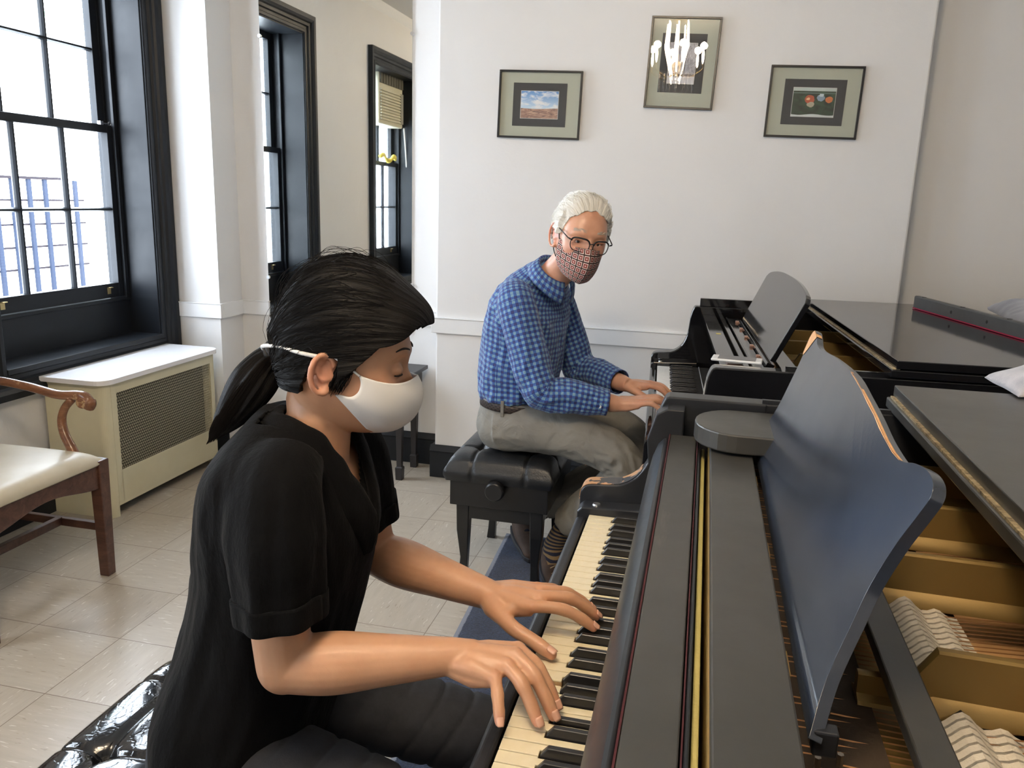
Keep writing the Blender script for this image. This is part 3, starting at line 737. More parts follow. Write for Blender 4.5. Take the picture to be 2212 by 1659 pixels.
# ---------------- far piano (polished) ----------------
P2 = dict(x=-0.135, y=2.955, rz=3.0, kz=0.70, rz_top=0.965, ebony=eb_new, white=whitek, old=False, len=1.85,
          pressed={}, struts=[(0.48, 0.47, 1.5), (0.20, 0.17, 1.4), (-0.08, -0.10, 1.2), (-0.33, -0.36, 0.95)])
pr2, put2 = piano('grand_piano', 'farther polished black grand piano by the chimney wall, played by the man', P2)
kz2 = 0.70
# action stack is open (its fallboard lies on the lid): rows of key levers with a row of bright capstans
g = G(); gw = G()
for i in range(88):
    y = 0.60 - i * (1.20 / 87)
    g.box(0.150, 0.250, y - 0.0045, y + 0.0045, kz2 - 0.02, kz2 + 0.004); gw.ell((0.178, y, kz2 + 0.0055), (0.0022, 0.0022, 0.003), 8, 4)
put2(g, 'key_levers', darkm); put2(gw, 'capstan_screws', steel)
put2(G().box(0.245, 0.262, -0.655, 0.655, kz2 - 0.03, 0.938), 'stretcher', eb_new, bevel=0.002)
put2(G().box(0.180, 0.235, -0.655, 0.655, 0.912, 0.930), 'name_rail', eb_new, bevel=0.002)
put2(G().box(0.205, 0.222, 0.12, 0.145, 0.9302, 0.9308), 'paper_label', M('yellow_label', (0.80, 0.66, 0.22), 0.7))
put2(G().box(0.190, 0.235, -0.59, -0.54, 0.925, 0.955), 'pivot_block', mahog, bevel=0.004)
put2(G().box(0.268, 0.318, -0.56, 0.52, 0.925, 0.938).box(0.268, 0.273, -0.56, 0.52, 0.938, 0.943), 'desk_shelf', eb_new, bevel=0.0015)
put2(G().box(0.350, 0.40, -0.60, 0.56, 0.925, 0.938), 'desk_rear_rail', eb_new, bevel=0.0015)
for k in range(5): put2(G().box(0.296, 0.310, 0.40 - 0.19 * k - 0.012, 0.40 - 0.19 * k + 0.006, 0.938, 0.946), 'desk_hinge', M('copper_hinge', (0.55, 0.32, 0.24), 0.35, 0.7) if k == 0 else bpy.data.materials['copper_hinge'], bevel=0.001)
th2 = R(24)
dk = []; y0, y1 = -0.53, 0.38
for k in range(41):
    y = y1 + (y0 - y1) * k / 40; u = (y - (y0 + y1) / 2) / ((y1 - y0) / 2)
    dk.append((y, 0.205 + 0.032 * (1 - abs(u) ** 2.6) - (0.012 * max(0, abs(u) - 0.93) / 0.07)))
poly = [(y1 - 0.01, 0.0)] + dk + [(y0 + 0.01, 0.0)]
g = G(); V = []
for d in (0, 0.016):
    for (y, s) in poly: V.append((0.318 + s * math.sin(th2) + d * math.cos(th2), y, 0.958 + s * math.cos(th2) - d * math.sin(th2)))
n = len(poly); g.add(V, [tuple(range(n)), tuple(range(n, 2 * n))[::-1]] + [(i, (i + 1) % n, n + (i + 1) % n, n + i) for i in range(n)])
put2(g, 'music_desk', eb_new, bevel=0.002)
g = G(); V = []
for (y, s) in ((y1, -0.018), (y0, -0.018), (y0, -0.004), (y1, -0.004)):
    V.append((0.316 + s * math.sin(th2) - 0.004, y, 0.958 + s * math.cos(th2))); 
V += [(a + 0.022, b, c_ - 0.008) for a, b, c_ in V]
g.add(V, [(0, 1, 2, 3), (4, 7, 6, 5), (0, 4, 5, 1), (1, 5, 6, 2), (2, 6, 7, 3), (3, 7, 4, 0)]); put2(g, 'desk_ledge', eb_new, bevel=0.001)
put2(G().box(0.165, 0.60, 0.668, 0.684, 0.965, 1.0), 'lid_seat', eb_new, bevel=0.002)
lid2 = lid(put2, pr2, 0.612, eb_new, hw=0.718, Lp=1.85, z=0.969)
# ---------------- radiator cover ----------------
rc = thing('radiator_cover', 'cream metal radiator cover with perforated front and white laminate top under the window', 'radiator cover', (-2.52, 3.2, 0))
x0, x1, y0, y1, zt = -2.68, -2.385, 2.80, 3.60, 0.59
g = G()
def rplan(x0, x1, y0, y1, r, n=8):
    P = [(x0, y0)]
    for k in range(n + 1):
        a = -PI / 2 + PI / 2 * k / n; P.append((x1 - r + r * math.cos(a), y0 + r + r * math.sin(a)))
    for k in range(n + 1):
        a = PI / 2 * k / n; P.append((x1 - r + r * math.cos(a), y1 - r + r * math.sin(a)))
    P.append((x0, y1)); return P
P = rplan(x0, x1, y0, y1, 0.035)
g = G(); n = len(P)
g.add([(x, y, 0.0) for x, y in P] + [(x, y, zt) for x, y in P], [(i, i + 1, n + i + 1, n + i) for i in range(n - 1)])
# cut the front opening: front plane faces are between corner arcs -> build it as a frame
g = G()
side = P[:10]; side2 = P[10:]
for S in (side, side2):
    k = len(S); g.add([(x, y, 0.0) for x, y in S] + [(x, y, zt) for x, y in S], [(i, i + 1, k + i + 1, k + i) for i in range(k - 1)])
ya, yb = y0 + 0.035, y1 - 0.035; ga, gb_, za, zb = y0 + 0.065, y1 - 0.055, 0.20, 0.545
g.box(x1 - 0.003, x1 + 0.002, ya, ga, 0.05, zt); g.box(x1 - 0.003, x1 + 0.002, gb_, yb, 0.05, zt)
g.box(x1 - 0.003, x1 + 0.002, ga, gb_, 0.05, za); g.box(x1 - 0.003, x1 + 0.002, ga, gb_, zb, zt)
g.obj('side_panel', radm, rc, solid=0.003)
m, nt, bs = new_mat('perforated_grille')
co = coord(nt, 'Object'); sx = nt.nodes.new('ShaderNodeSeparateXYZ'); nt.links.new(co, sx.inputs[0])
S_ = 0.0125
fy = math_(nt, 'DIVIDE', sx.outputs[1], S_); fz = math_(nt, 'DIVIDE', sx.outputs[2], S_)
row = math_(nt, 'MULTIPLY', math_(nt, 'MODULO', math_(nt, 'FLOOR', math_(nt, 'ADD', fz, 200)), 2), 0.5)
cy = math_(nt, 'ABSOLUTE', math_(nt, 'SUBTRACT', math_(nt, 'FRACT', math_(nt, 'ADD', math_(nt, 'ADD', fy, 300), row)), 0.5))
cz = math_(nt, 'ABSOLUTE', math_(nt, 'SUBTRACT', math_(nt, 'FRACT', math_(nt, 'ADD', fz, 200)), 0.5))
# cloverleaf openings: two crossed lens shapes
star = math_(nt, 'MULTIPLY', cy, cz); rr_ = math_(nt, 'ADD', math_(nt, 'MULTIPLY', cy, cy), math_(nt, 'MULTIPLY', cz, cz))
hole = math_(nt, 'MAXIMUM', math_(nt, 'MULTIPLY', math_(nt, 'GREATER_THAN', star, 0.012), math_(nt, 'LESS_THAN', rr_, 0.42)), math_(nt, 'LESS_THAN', rr_, 0.010))
tr_ = nt.nodes.new('ShaderNodeBsdfTransparent'); mx = nt.nodes.new('ShaderNodeMixShader')
bs.inputs['Base Color'].default_value = (0.64, 0.60, 0.44, 1); bs.inputs['Roughness'].default_value = 0.4
nt.links.new(hole, mx.inputs[0]); nt.links.new(bs.outputs[0], mx.inputs[1]); nt.links.new(tr_.outputs[0], mx.inputs[2]); nt.links.new(mx.outputs[0], nt.nodes['Material Output'].inputs[0])
G().box(x1 - 0.004, x1 - 0.002, ga, gb_, za, zb).obj('grille', m, rc)
G().box(x0 + 0.02, x1 - 0.06, y0 + 0.03, y1 - 0.03, 0.04, zt - 0.04).obj('radiator_core', M('dark_iron', (0.012, 0.010, 0.008), 0.8), rc)
P2_ = rplan(-2.695, x1 + 0.02, y0 - 0.025, y1 + 0.02, 0.06)
G().prism(P2_, zt, zt + 0.022, 'z').obj('top_board', formica, rc, bevel=0.002)
G().box(-2.575, -2.53, y0 - 0.001, y0 + 0.0005, 0.012, 0.034).obj('pipe_slot', darkm, rc)
# ---------------- armchair at the far left ----------------
ch = thing('armchair', 'mahogany armchair with cream vinyl seat and scrolled arms in front of the radiator cover', 'chair', (-2.25, 2.1, 0))
def leg(x, y, w, z1, z0=0.0, tx=0, ty=0, name='leg', taper=0.8):
    g = G(); a = w / 2; b = a * taper
    V = [(x - a, y - a, z1), (x + a, y - a, z1), (x + a, y + a, z1), (x - a, y + a, z1), (x + tx - b, y + ty - b, z0), (x + tx + b, y + ty - b, z0), (x + tx + b, y + ty + b, z0), (x + tx - b, y + ty + b, z0)]
    g.add(V, [(0, 1, 2, 3), (4, 7, 6, 5), (0, 4, 5, 1), (1, 5, 6, 2), (2, 6, 7, 3), (3, 7, 4, 0)]); return g.obj(name, mahog, ch, bevel=0.003)
FX = -2.055; Y0c, Y1c = 1.82, 2.375
leg(FX, Y1c - 0.02, 0.048, 0.445); leg(FX, Y0c + 0.02, 0.048, 0.445); leg(-2.52, Y1c - 0.05, 0.042, 0.44, tx=-0.07); leg(-2.52, Y0c + 0.05, 0.042, 0.44, tx=-0.07)
def shaped_rail(x, ya, yb):
    pts = []; n = 20
    for k in range(n + 1):
        t = k / n; pts.append((ya + (yb - ya) * t, 0.36 - 0.018 * math.cos(2 * PI * t) * 1.0))
    return [(ya, 0.435), (yb, 0.435)] + pts[::-1]
G().prism(shaped_rail(0, Y0c + 0.03, Y1c - 0.03), FX - 0.012, FX + 0.014, 'x').obj('seat_rail', mahog, ch, bevel=0.003)
G().box(-2.52, FX, Y1c - 0.045, Y1c - 0.02, 0.365, 0.435).obj('seat_rail', mahog, ch, bevel=0.003)
G().box(-2.52, FX, Y0c + 0.02, Y0c + 0.045, 0.365, 0.435).obj('seat_rail', mahog, ch, bevel=0.003)
G().box(-2.53, -2.505, Y0c + 0.05, Y1c - 0.05, 0.365, 0.435).obj('seat_rail', mahog, ch, bevel=0.003)
G().box(-2.54, FX, Y1c - 0.035, Y1c - 0.015, 0.175, 0.205).obj('stretcher', mahog, ch, bevel=0.002)
G().box(-2.54, FX, Y0c + 0.015, Y0c + 0.035, 0.175, 0.205).obj('stretcher', mahog, ch, bevel=0.002)
G().box(-2.245, -2.222, Y0c + 0.03, Y1c - 0.03, 0.178, 0.208).obj('stretcher', mahog, ch, bevel=0.002)
def seatf(u, v):
    x = -2.53 + 0.495 * u; sc = 0.955 + 0.045 * u; yc = (Y0c + Y1c) / 2; y = yc + (v - 0.5) * (Y1c - Y0c) * sc
    e = (1 - (2 * u - 1) ** 6) * (1 - (2 * v - 1) ** 6)
    return (x, y, 0.432 + 0.035 * min(1, e * 1.6) ** 0.6 + 0.012 * e * math.sin(PI * u) * math.sin(PI * v))
g = G(); g.grid(seatf, 24, 24); gb2 = [seatf(u, v) for u, v in ()]
g.obj('seat', cream_vinyl, ch, smooth=True, solid=0.012)
for (ya, s) in ((Y1c - 0.01, 1), (Y0c + 0.01, -1)):
    bp = smooth_path([(-2.56, ya - s * 0.04, 0.705), (-2.47, ya - s * 0.005, 0.70), (-2.35, ya + s * 0.015, 0.682), (-2.22, ya + s * 0.008, 0.665), (-2.13, ya, 0.672), (-2.095, ya, 0.668), (-2.080, ya, 0.650), (-2.088, ya, 0.634)], 44)
    g = G(); k = len(bp); rad = [0.015 + 0.004 * (i / k) + (0.005 if i > k * 0.82 else 0) for i in range(k)]
    g.tube(bp, rad, 12); a = g.obj('arm_rest', armwood, ch, smooth=True)
    g = G(); g.cyl((-2.100, ya - 0.020, 0.650), (-2.100, ya + 0.020, 0.650), 0.021, n=20); g.obj('arm_scroll', armwood, ch, bevel=0.004, auto=True)
    sp = smooth_path([(-2.150, ya, 0.655), (-2.185, ya, 0.62), (-2.20, ya - s * 0.003, 0.575), (-2.185, ya - s * 0.012, 0.525), (-2.155, ya - s * 0.02, 0.48), (-2.135, ya - s * 0.022, 0.435), (-2.13, ya - s * 0.022, 0.40)], 30)
    G().tube(sp, [0.013 + 0.007 * (i / 30) for i in range(31)], 10).obj('arm_support', armwood, ch, smooth=True)
for yy in (Y0c + 0.05, Y1c - 0.05): G().tube(smooth_path([(-2.52, yy, 0.43), (-2.55, yy, 0.65), (-2.60, yy, 0.80), (-2.63, yy, 0.87)], 16), 0.018, 8).obj('back_post', mahog, ch, smooth=True)
G().tube(smooth_path([(-2.63, Y0c + 0.01, 0.86), (-2.62, (Y0c + Y1c) / 2, 0.90), (-2.63, Y1c - 0.01, 0.86)], 16), 0.022, 8).obj('crest_rail', mahog, ch, smooth=True)
G().prism([(2.03, 0.43), (2.17, 0.43), (2.145, 0.6), (2.185, 0.75), (2.16, 0.88), (2.04, 0.88), (2.015, 0.75), (2.055, 0.6)], -2.60, -2.585, 'x').obj('back_splat', mahog, ch, bevel=0.003)
# ---------------- small black stand under the mirror ----------------
tb = thing('side_table', 'small dark table with tapered legs standing below the wall mirror', 'table', (-1.60, 3.76, 0))
tm = M('dark_painted_wood', (0.022, 0.020, 0.022), 0.4)
G().box(-1.92, -1.352, 3.61, 3.91, 0.525, 0.545).obj('table_top', tm, tb, bevel=0.003)
G().box(-1.90, -1.375, 3.635, 3.885, 0.46, 0.525).obj('apron', tm, tb, bevel=0.002)
for (x, y) in ((-1.41, 3.655), (-1.87, 3.655), (-1.41, 3.865), (-1.87, 3.865)):
    g = G(); V = []
    for z, w in ((0.50, 0.020), (0.07, 0.013), (0.065, 0.019), (0.0, 0.017)):
        V += [(x - w, y - w, z), (x + w, y - w, z), (x + w, y + w, z), (x - w, y + w, z)]
    F = [(4 * i + j, 4 * i + (j + 1) % 4, 4 * i + 4 + (j + 1) % 4, 4 * i + 4 + j) for i in range(3) for j in range(4)] + [(0, 3, 2, 1), (12, 13, 14, 15)]
    g.add(V, F); g.obj('leg', tm, tb, bevel=0.002)
# ---------------- rug ----------------
def rug_mat():
    m, nt, bs = new_mat('blue_rug'); co = coord(nt)
    n = noise_(nt, co, 16, 6, 0.8); f = noise_(nt, co, 150, 4, 0.8)
    r = ramp(nt, n.outputs[0], [(0.3, (0.007, 0.013, 0.034)), (0.7, (0.022, 0.037, 0.078))])
    r2 = ramp(nt, f.outputs[0], [(0.3, (0.25, 0.25, 0.25)), (0.7, (2.2, 2.2, 2.2))])
    mu = nt.nodes.new('ShaderNodeMix'); mu.data_type = 'RGBA'; mu.blend_type = 'MULTIPLY'; mu.inputs[0].default_value = 1
    nt.links.new(r.outputs[0], mu.inputs[6]); nt.links.new(r2.outputs[0], mu.inputs[7])
    sx = nt.nodes.new('ShaderNodeSeparateXYZ'); nt.links.new(co, sx.inputs[0])
    e = math_(nt, 'ADD', sx.outputs[0], math_(nt, 'MULTIPLY', f.outputs[0], 0.02)); ed = math_(nt, 'LESS_THAN', e, 0.026)
    c = mixc(nt, ed, mu.outputs[2], (0.20, 0.21, 0.25)); nt.links.new(c, bs.inputs['Base Color'])
    bs.inputs['Roughness'].default_value = 1.0; bs.inputs['Sheen Weight'].default_value = 0.15
    bump_(nt, bs, f.outputs[0], 0.9, 0.006); return m
def rugf(u, v):
    x = 3.0 * u; y = -2.2 + 3.9 * v; e = min(u * 3.0, (1 - v) * 3.9) 
    return (x, y, 0.007 * (1 - math.exp(-e / 0.012)) + 0.001 * fbm(x * 6, y * 6, 0) )
o = G().grid(rugf, 150, 150).obj('blue_rug', rug_mat(), None, smooth=True, solid=0.003)
o.location = (-0.665, 1.45, 0.003); o.rotation_euler = (0, 0, R(2.2))
tag(o, 'dark blue pile rug with a pale edge lying under both pianos', 'rug')
# ---------------- benches ----------------
leather = M('black_leather', (0.013, 0.014, 0.016), 0.30, bump=0.25, bscale=180, rvar=0.42, vscale=8)
def shiny_leather():
    m, nt, bs = new_mat('shiny_crinkled_vinyl'); co = coord(nt)
    bs.inputs['Base Color'].default_value = (0.010, 0.011, 0.013, 1); bs.inputs['Roughness'].default_value = 0.13; bs.inputs['Coat Weight'].default_value = 0.4
    v = nt.nodes.new('ShaderNodeTexVoronoi'); v.feature = 'DISTANCE_TO_EDGE'; v.inputs['Scale'].default_value = 38
    d = noise_(nt, co, 12, 4, 0.7); va = nt.nodes.new('ShaderNodeVectorMath'); va.operation = 'MULTIPLY_ADD'; va.inputs[1].default_value = (0.06,) * 3
    nt.links.new(d.outputs[1], va.inputs[0]); nt.links.new(co, va.inputs[2]); nt.links.new(va.outputs[0], v.inputs['Vector'])
    h = math_(nt, 'ADD', math_(nt, 'MINIMUM', v.outputs['Distance'], 0.12), math_(nt, 'MULTIPLY', noise_(nt, co, 30, 4, 0.6).outputs[0], 0.15))
    bump_(nt, bs, h, 0.45, 0.004); return m
shinyl = shiny_leather()
def bench(name, label, x0, x1, y0, y1, zb, zt, mat, knob, nb=(2, 3), dep=0.016, brassb=False, apron=True, group=None):
    root = thing(name, label, 'bench', ((x0 + x1) / 2, (y0 + y1) / 2, 0))
    bx, by = nb; btn = [((i + 0.5) / bx, (j + 0.5) / by) for i in range(bx) for j in range(by)]
    def cush(u, v):
        x = x0 + (x1 - x0) * u; y = y0 + (y1 - y0) * v
        eu = abs(2 * u - 1); ev = abs(2 * v - 1)
        e = max(eu, ev); 
        h = (1 - eu ** 9) ** 0.5 * (1 - ev ** 9) ** 0.5
        z = zt + 0.008 * (1 - eu ** 2) * (1 - ev ** 2)
        for (bu, bv) in btn:
            dx = (u - bu) * (x1 - x0); dy = (v - bv) * (y1 - y0); d = math.hypot(dx, dy)
            z -= dep * 1.5 * math.exp(-(d / 0.016) ** 2) + dep * 0.5 * math.exp(-(d / 0.05) ** 2)
        # pleats joining buttons to the edges
        for i in range(bx):
            z -= dep * 0.5 * math.exp(-(((u - (i + 0.5) / bx) * (x1 - x0)) / 0.006) ** 2) * (1 if True else 0)
        for j in range(by):
            z -= dep * 0.5 * math.exp(-(((v - (j + 0.5) / by) * (y1 - y0)) / 0.006) ** 2)
        return (x, y, zb + (z - zb) * (0.55 + 0.45 * h))
    nu, nv = int((x1 - x0) / 0.005), int((y1 - y0) / 0.005)
    g = G(); g.grid(cush, nu, nv)
    def skirt(a, b):                                              # bulging side walls
        return a
    V = []; ringp = []
    for i in range(nu + 1): ringp.append((i / nu, 0))
    for j in range(1, nv + 1): ringp.append((1, j / nv))
    for i in range(nu - 1, -1, -1): ringp.append((i / nu, 1))
    for j in range(nv - 1, 0, -1): ringp.append((0, j / nv))
    cx, cy = (x0 + x1) / 2, (y0 + y1) / 2; k = len(ringp); rows = 8
    for r in range(rows + 1):
        t = r / rows
        for (u, v) in ringp:
            p = cush(u, v); z = p[2] + (zb - p[2]) * t; b = 0.009 * math.sin(PI * min(1, t * 1.05))
            pl = 1.0
            for j in range(by):
                if u in (0, 1): pl -= 0.7 * math.exp(-(((v - (j + 0.5) / by) * (y1 - y0)) / 0.008) ** 2)
            for i in range(bx):
                if v in (0, 1): pl -= 0.7 * math.exp(-(((u - (i + 0.5) / bx) * (x1 - x0)) / 0.008) ** 2)
            nx = (1 if u == 1 else -1 if u == 0 else 0); ny = (1 if v == 1 else -1 if v == 0 else 0)
            V.append((p[0] + nx * b * pl, p[1] + ny * b * pl, z))
    F = [(r * k + i, r * k + (i + 1) % k, (r + 1) * k + (i + 1) % k, (r + 1) * k + i) for r in range(rows) for i in range(k)]
    g.add(V, F); cs = g.obj('cushion', mat, root, smooth=True, weld=True)
    if brassb:
        for (bu, bv) in btn:
            p = cush(bu, bv); G().ell((p[0], p[1], p[2] + 0.002), (0.006, 0.006, 0.003), 12, 6).obj('button', brass, cs)
    else:
        for (bu, bv) in btn:
            p = cush(bu, bv); G().ell((p[0], p[1], p[2] + 0.003), (0.008, 0.008, 0.004), 12, 6).obj('button', mat, cs)
    fm = knob
    G().box(x0 + 0.012, x1 - 0.012, y0 + 0.012, y1 - 0.012, zb - 0.095, zb).obj('frame', fm, root, bevel=0.003)
    G().box(x0 + 0.035, x1 - 0.035, y0 + 0.035, y1 - 0.035, zb - 0.15, zb - 0.09).obj('apron', fm, root, bevel=0.002)
    for (lx, ly, sx_, sy_) in ((x0 + 0.055, y0 + 0.055, -1, -1), (x1 - 0.055, y0 + 0.055, 1, -1), (x0 + 0.055, y1 - 0.055, -1, 1), (x1 - 0.055, y1 - 0.055, 1, 1)):
        g = G(); V = []
        zf = 0.013 if lx > -0.69 else 0.0
        for z, w, o_ in ((zb - 0.10, 0.024, 0), (zb - 0.2, 0.022, 0.0), (0.10, 0.014, -0.004), (0.045, 0.015, -0.001), (zf, 0.017, 0.003)):
            cx_, cy_ = lx + sx_ * o_, ly + sy_ * o_
            V += [(cx_ - w, cy_ - w, z), (cx_ + w, cy_ - w, z), (cx_ + w, cy_ + w, z), (cx_ - w, cy_ + w, z)]
        F = [(4 * i + j, 4 * i + (j + 1) % 4, 4 * i + 4 + (j + 1) % 4, 4 * i + 4 + j) for i in range(4) for j in range(4)] + [(0, 3, 2, 1), (16, 17, 18, 19)]
        g.add(V, F); g.obj('leg', fm, root, bevel=0.003)
    for s, yy in ((-1, y0 + 0.012), (1, y1 - 0.012)):
        xc = (x0 + x1) / 2 - 0.005
        g = G().cyl((xc, yy, zb - 0.015), (xc, yy + s * 0.03, zb - 0.015), 0.012).cyl((xc, yy + s * 0.022, zb - 0.015), (xc, yy + s * 0.048, zb - 0.015), 0.036, 0.033, 28)
        g.obj('height_knob', fm, root, bevel=0.004, auto=True)
    return root
benchwood = M('black_bench_lacquer', (0.010, 0.010, 0.011), 0.3)
bench('piano_bench', 'black tufted leather bench with round height knob under the man', -0.838, -0.455, 2.625, 3.16, 0.412, 0.508, leather, benchwood, nb=(2, 2))
bench('piano_bench', 'shiny crinkled black bench with brass buttons at the bottom edge under the woman', -0.985, -0.60, 0.46, 1.285, 0.425, 0.500, shinyl, benchwood, nb=(2, 4), dep=0.014, brassb=True)
# ---------------- pictures ----------------
def mat_board(name, c): return M(name, c, 0.85, bump=0.05, bscale=300)
sage = mat_board('sage_mat', (0.47, 0.49, 0.40)); dark = mat_board('charcoal_mat', (0.055, 0.055, 0.056))
frm = M('black_picture_frame', (0.012, 0.011, 0.012), 0.3)
pglass = thin_glass('picture_glass', 0.05)
def photo_mat(kind):
    m, nt, bs = new_mat('print_' + kind); bs.inputs['Roughness'].default_value = 0.5
    t = nt.nodes.new('ShaderNodeTexCoord'); sx = nt.nodes.new('ShaderNodeSeparateXYZ'); nt.links.new(t.outputs['UV'], sx.inputs[0])
    u, v = sx.outputs[0], sx.outputs[1]
    def ns(scale, st=(1, 1, 1), det=5, dist=0.5):
        mp = nt.nodes.new('ShaderNodeMapping'); mp.inputs['Scale'].default_value = st; nt.links.new(t.outputs['UV'], mp.inputs[0]); return noise_(nt, mp.outputs[0], scale, det, 0.6, dist).outputs[0]
    if kind == 'desert':
        sky = ramp(nt, v, [(0.35, (0.55, 0.72, 0.85)), (1.0, (0.10, 0.28, 0.62))]).outputs[0]
        cl = ramp(nt, ns(3.0, (1, 1.8, 1)), [(0.46, (0, 0, 0)), (0.60, (1, 1, 1))]).outputs[0]
        sky = mixc(nt, cl, sky, (0.80, 0.82, 0.85))
        land = ramp(nt, ns(5.0, (1, 3, 1), 6, 1.2), [(0.3, (0.10, 0.07, 0.08)), (0.48, (0.36, 0.20, 0.15)), (0.62, (0.55, 0.38, 0.27)), (0.75, (0.42, 0.13, 0.08))]).outputs[0]
        hz = math_(nt, 'ADD', v, math_(nt, 'MULTIPLY', math_(nt, 'SINE', math_(nt, 'MULTIPLY', u, 4.0)), 0.02))
        c = mixc(nt, math_(nt, 'LESS_THAN', hz, 0.37), sky, land)
    elif kind == 'winter':
        sky = ramp(nt, ns(2.2), [(0.3, (0.28, 0.28, 0.33)), (0.55, (0.62, 0.60, 0.62)), (0.75, (0.80, 0.78, 0.74))]).outputs[0]
        br = ramp(nt, ns(7, (1.6, 0.5, 1), 6, 2.5), [(0.52, (0, 0, 0)), (0.56, (1, 1, 1)), (0.60, (0, 0, 0))]).outputs[0]
        c = mixc(nt, br, sky, (0.10, 0.09, 0.10))
        tr1 = math_(nt, 'MULTIPLY', math_(nt, 'LESS_THAN', math_(nt, 'ABSOLUTE', math_(nt, 'SUBTRACT', u, 0.60)), 0.018), math_(nt, 'GREATER_THAN', v, 0.16))
        c = mixc(nt, tr1, c, (0.07, 0.06, 0.07))
        band = math_(nt, 'LESS_THAN', math_(nt, 'ABSOLUTE', math_(nt, 'SUBTRACT', v, 0.21)), math_(nt, 'MULTIPLY', ns(22, (1, 0.1, 1)), 0.06)); c = mixc(nt, band, c, (0.12, 0.11, 0.12))
        c = mixc(nt, math_(nt, 'LESS_THAN', v, 0.17), c, (0.58, 0.58, 0.62))
    else:
        c = ramp(nt, ns(5), [(0.35, (0.012, 0.014, 0.010)), (0.6, (0.03, 0.07, 0.035)), (0.8, (0.07, 0.13, 0.06))]).outputs[0]
        def blob(cu, cv, r, colr, c, su=1.0):
            du = math_(nt, 'MULTIPLY', math_(nt, 'SUBTRACT', u, cu), su); dv = math_(nt, 'SUBTRACT', v, cv)
            d = math_(nt, 'ADD', math_(nt, 'ADD', math_(nt, 'MULTIPLY', du, du), math_(nt, 'MULTIPLY', dv, dv)), math_(nt, 'MULTIPLY', math_(nt, 'SUBTRACT', ns(9), 0.5), 0.02))
            return mixc(nt, math_(nt, 'LESS_THAN', d, r * r), c, colr)
        c = blob(0.40, 0.60, 0.15, (0.50, 0.10, 0.04), c, 1.3); c = blob(0.37, 0.62, 0.05, (0.9, 0.55, 0.3), c, 1.3); c = blob(0.86, 0.60, 0.11, (0.62, 0.18, 0.05), c, 1.3)
        c = blob(0.66, 0.66, 0.12, (0.26, 0.36, 0.48), c, 1.3); c = blob(0.66, 0.76, 0.07, (0.6, 0.7, 0.75), c, 1.2); c = blob(0.44, 0.42, 0.09, (0.42, 0.38, 0.28), c, 1.0)
        c = mixc(nt, math_(nt, 'GREATER_THAN', v, 0.89), c, (0.50, 0.58, 0.55))
        c = mixc(nt, math_(nt, 'LESS_THAN', math_(nt, 'ABSOLUTE', math_(nt, 'SUBTRACT', v, 0.82)), 0.02), c, (0.10, 0.16, 0.14))
        c = mixc(nt, math_(nt, 'LESS_THAN', math_(nt, 'ADD', v, math_(nt, 'MULTIPLY', math_(nt, 'SINE', math_(nt, 'MULTIPLY', u, 9.0)), 0.02)), 0.07), c, (0.6, 0.64, 0.62))
    nt.links.new(c, bs.inputs['Base Color']); return m
def picture(label, cx, cz, w, h, inner, pic, kind, tilt, group=None, lean=0.006):
    y = YC
    root = thing('framed_photograph', label, 'picture', (cx, y - 0.012, cz - h / 2)); 
    m = Matrix.Translation((cx, y, cz)) @ Matrix.Rotation(R(tilt), 4, 'Y')
    fw = 0.0085
    g = G(); g.box(-w / 2, w / 2, -0.018, -0.002, h / 2 - fw, h / 2, m).box(-w / 2, w / 2, -0.018, -0.002, -h / 2, -h / 2 + fw, m)
    g.box(-w / 2, -w / 2 + fw, -0.018, -0.002, -h / 2 + fw, h / 2 - fw, m).box(w / 2 - fw, w / 2, -0.018, -0.002, -h / 2 + fw, h / 2 - fw, m)
    g.obj('frame', frm, root, bevel=0.001)
    def panel(nm, mt, ww, hh, yy, du=0.0, dv=0.0, t=0.001):
        g = G(); V = [tuple(m @ Vector((sx_ * ww / 2 + du, yy, sz * hh / 2 + dv))) for sx_, sz in ((-1, -1), (1, -1), (1, 1), (-1, 1))]
        g.add(V, [(0, 1, 2, 3)], [(0, 0), (1, 0), (1, 1), (0, 1)]); return g.obj(nm, mt, root)
    panel('outer_mat', sage, w - 0.01, h - 0.01, -0.0075)
    panel('inner_mat', dark, inner[0], inner[1], -0.0085)
    panel('print_border', M('print_edge_' + kind, (0.62, 0.62, 0.60), 0.7), pic[0] + 0.004, pic[1] + 0.004, -0.0092)
    panel('print', photo_mat(kind), pic[0], pic[1], -0.0099)
    panel('cover_glass', pglass, w - 0.014, h - 0.014, -0.0125)
    return root
picture('left framed photograph of a desert landscape under a cloudy blue sky', -0.780, 1.813, 0.378, 0.292, (0.245, 0.186), (0.170, 0.116), 'desert', 1.2)
picture('portrait-format framed photograph of bare winter trees, hung highest', -0.163, 1.985, 0.292, 0.372, (0.187, 0.240), (0.112, 0.163), 'winter', 2.2)
picture('right framed photograph of a dark green street scene with orange lights', 0.387, 1.829, 0.370, 0.288, (0.245, 0.182), (0.168, 0.114), 'street', 1.3)
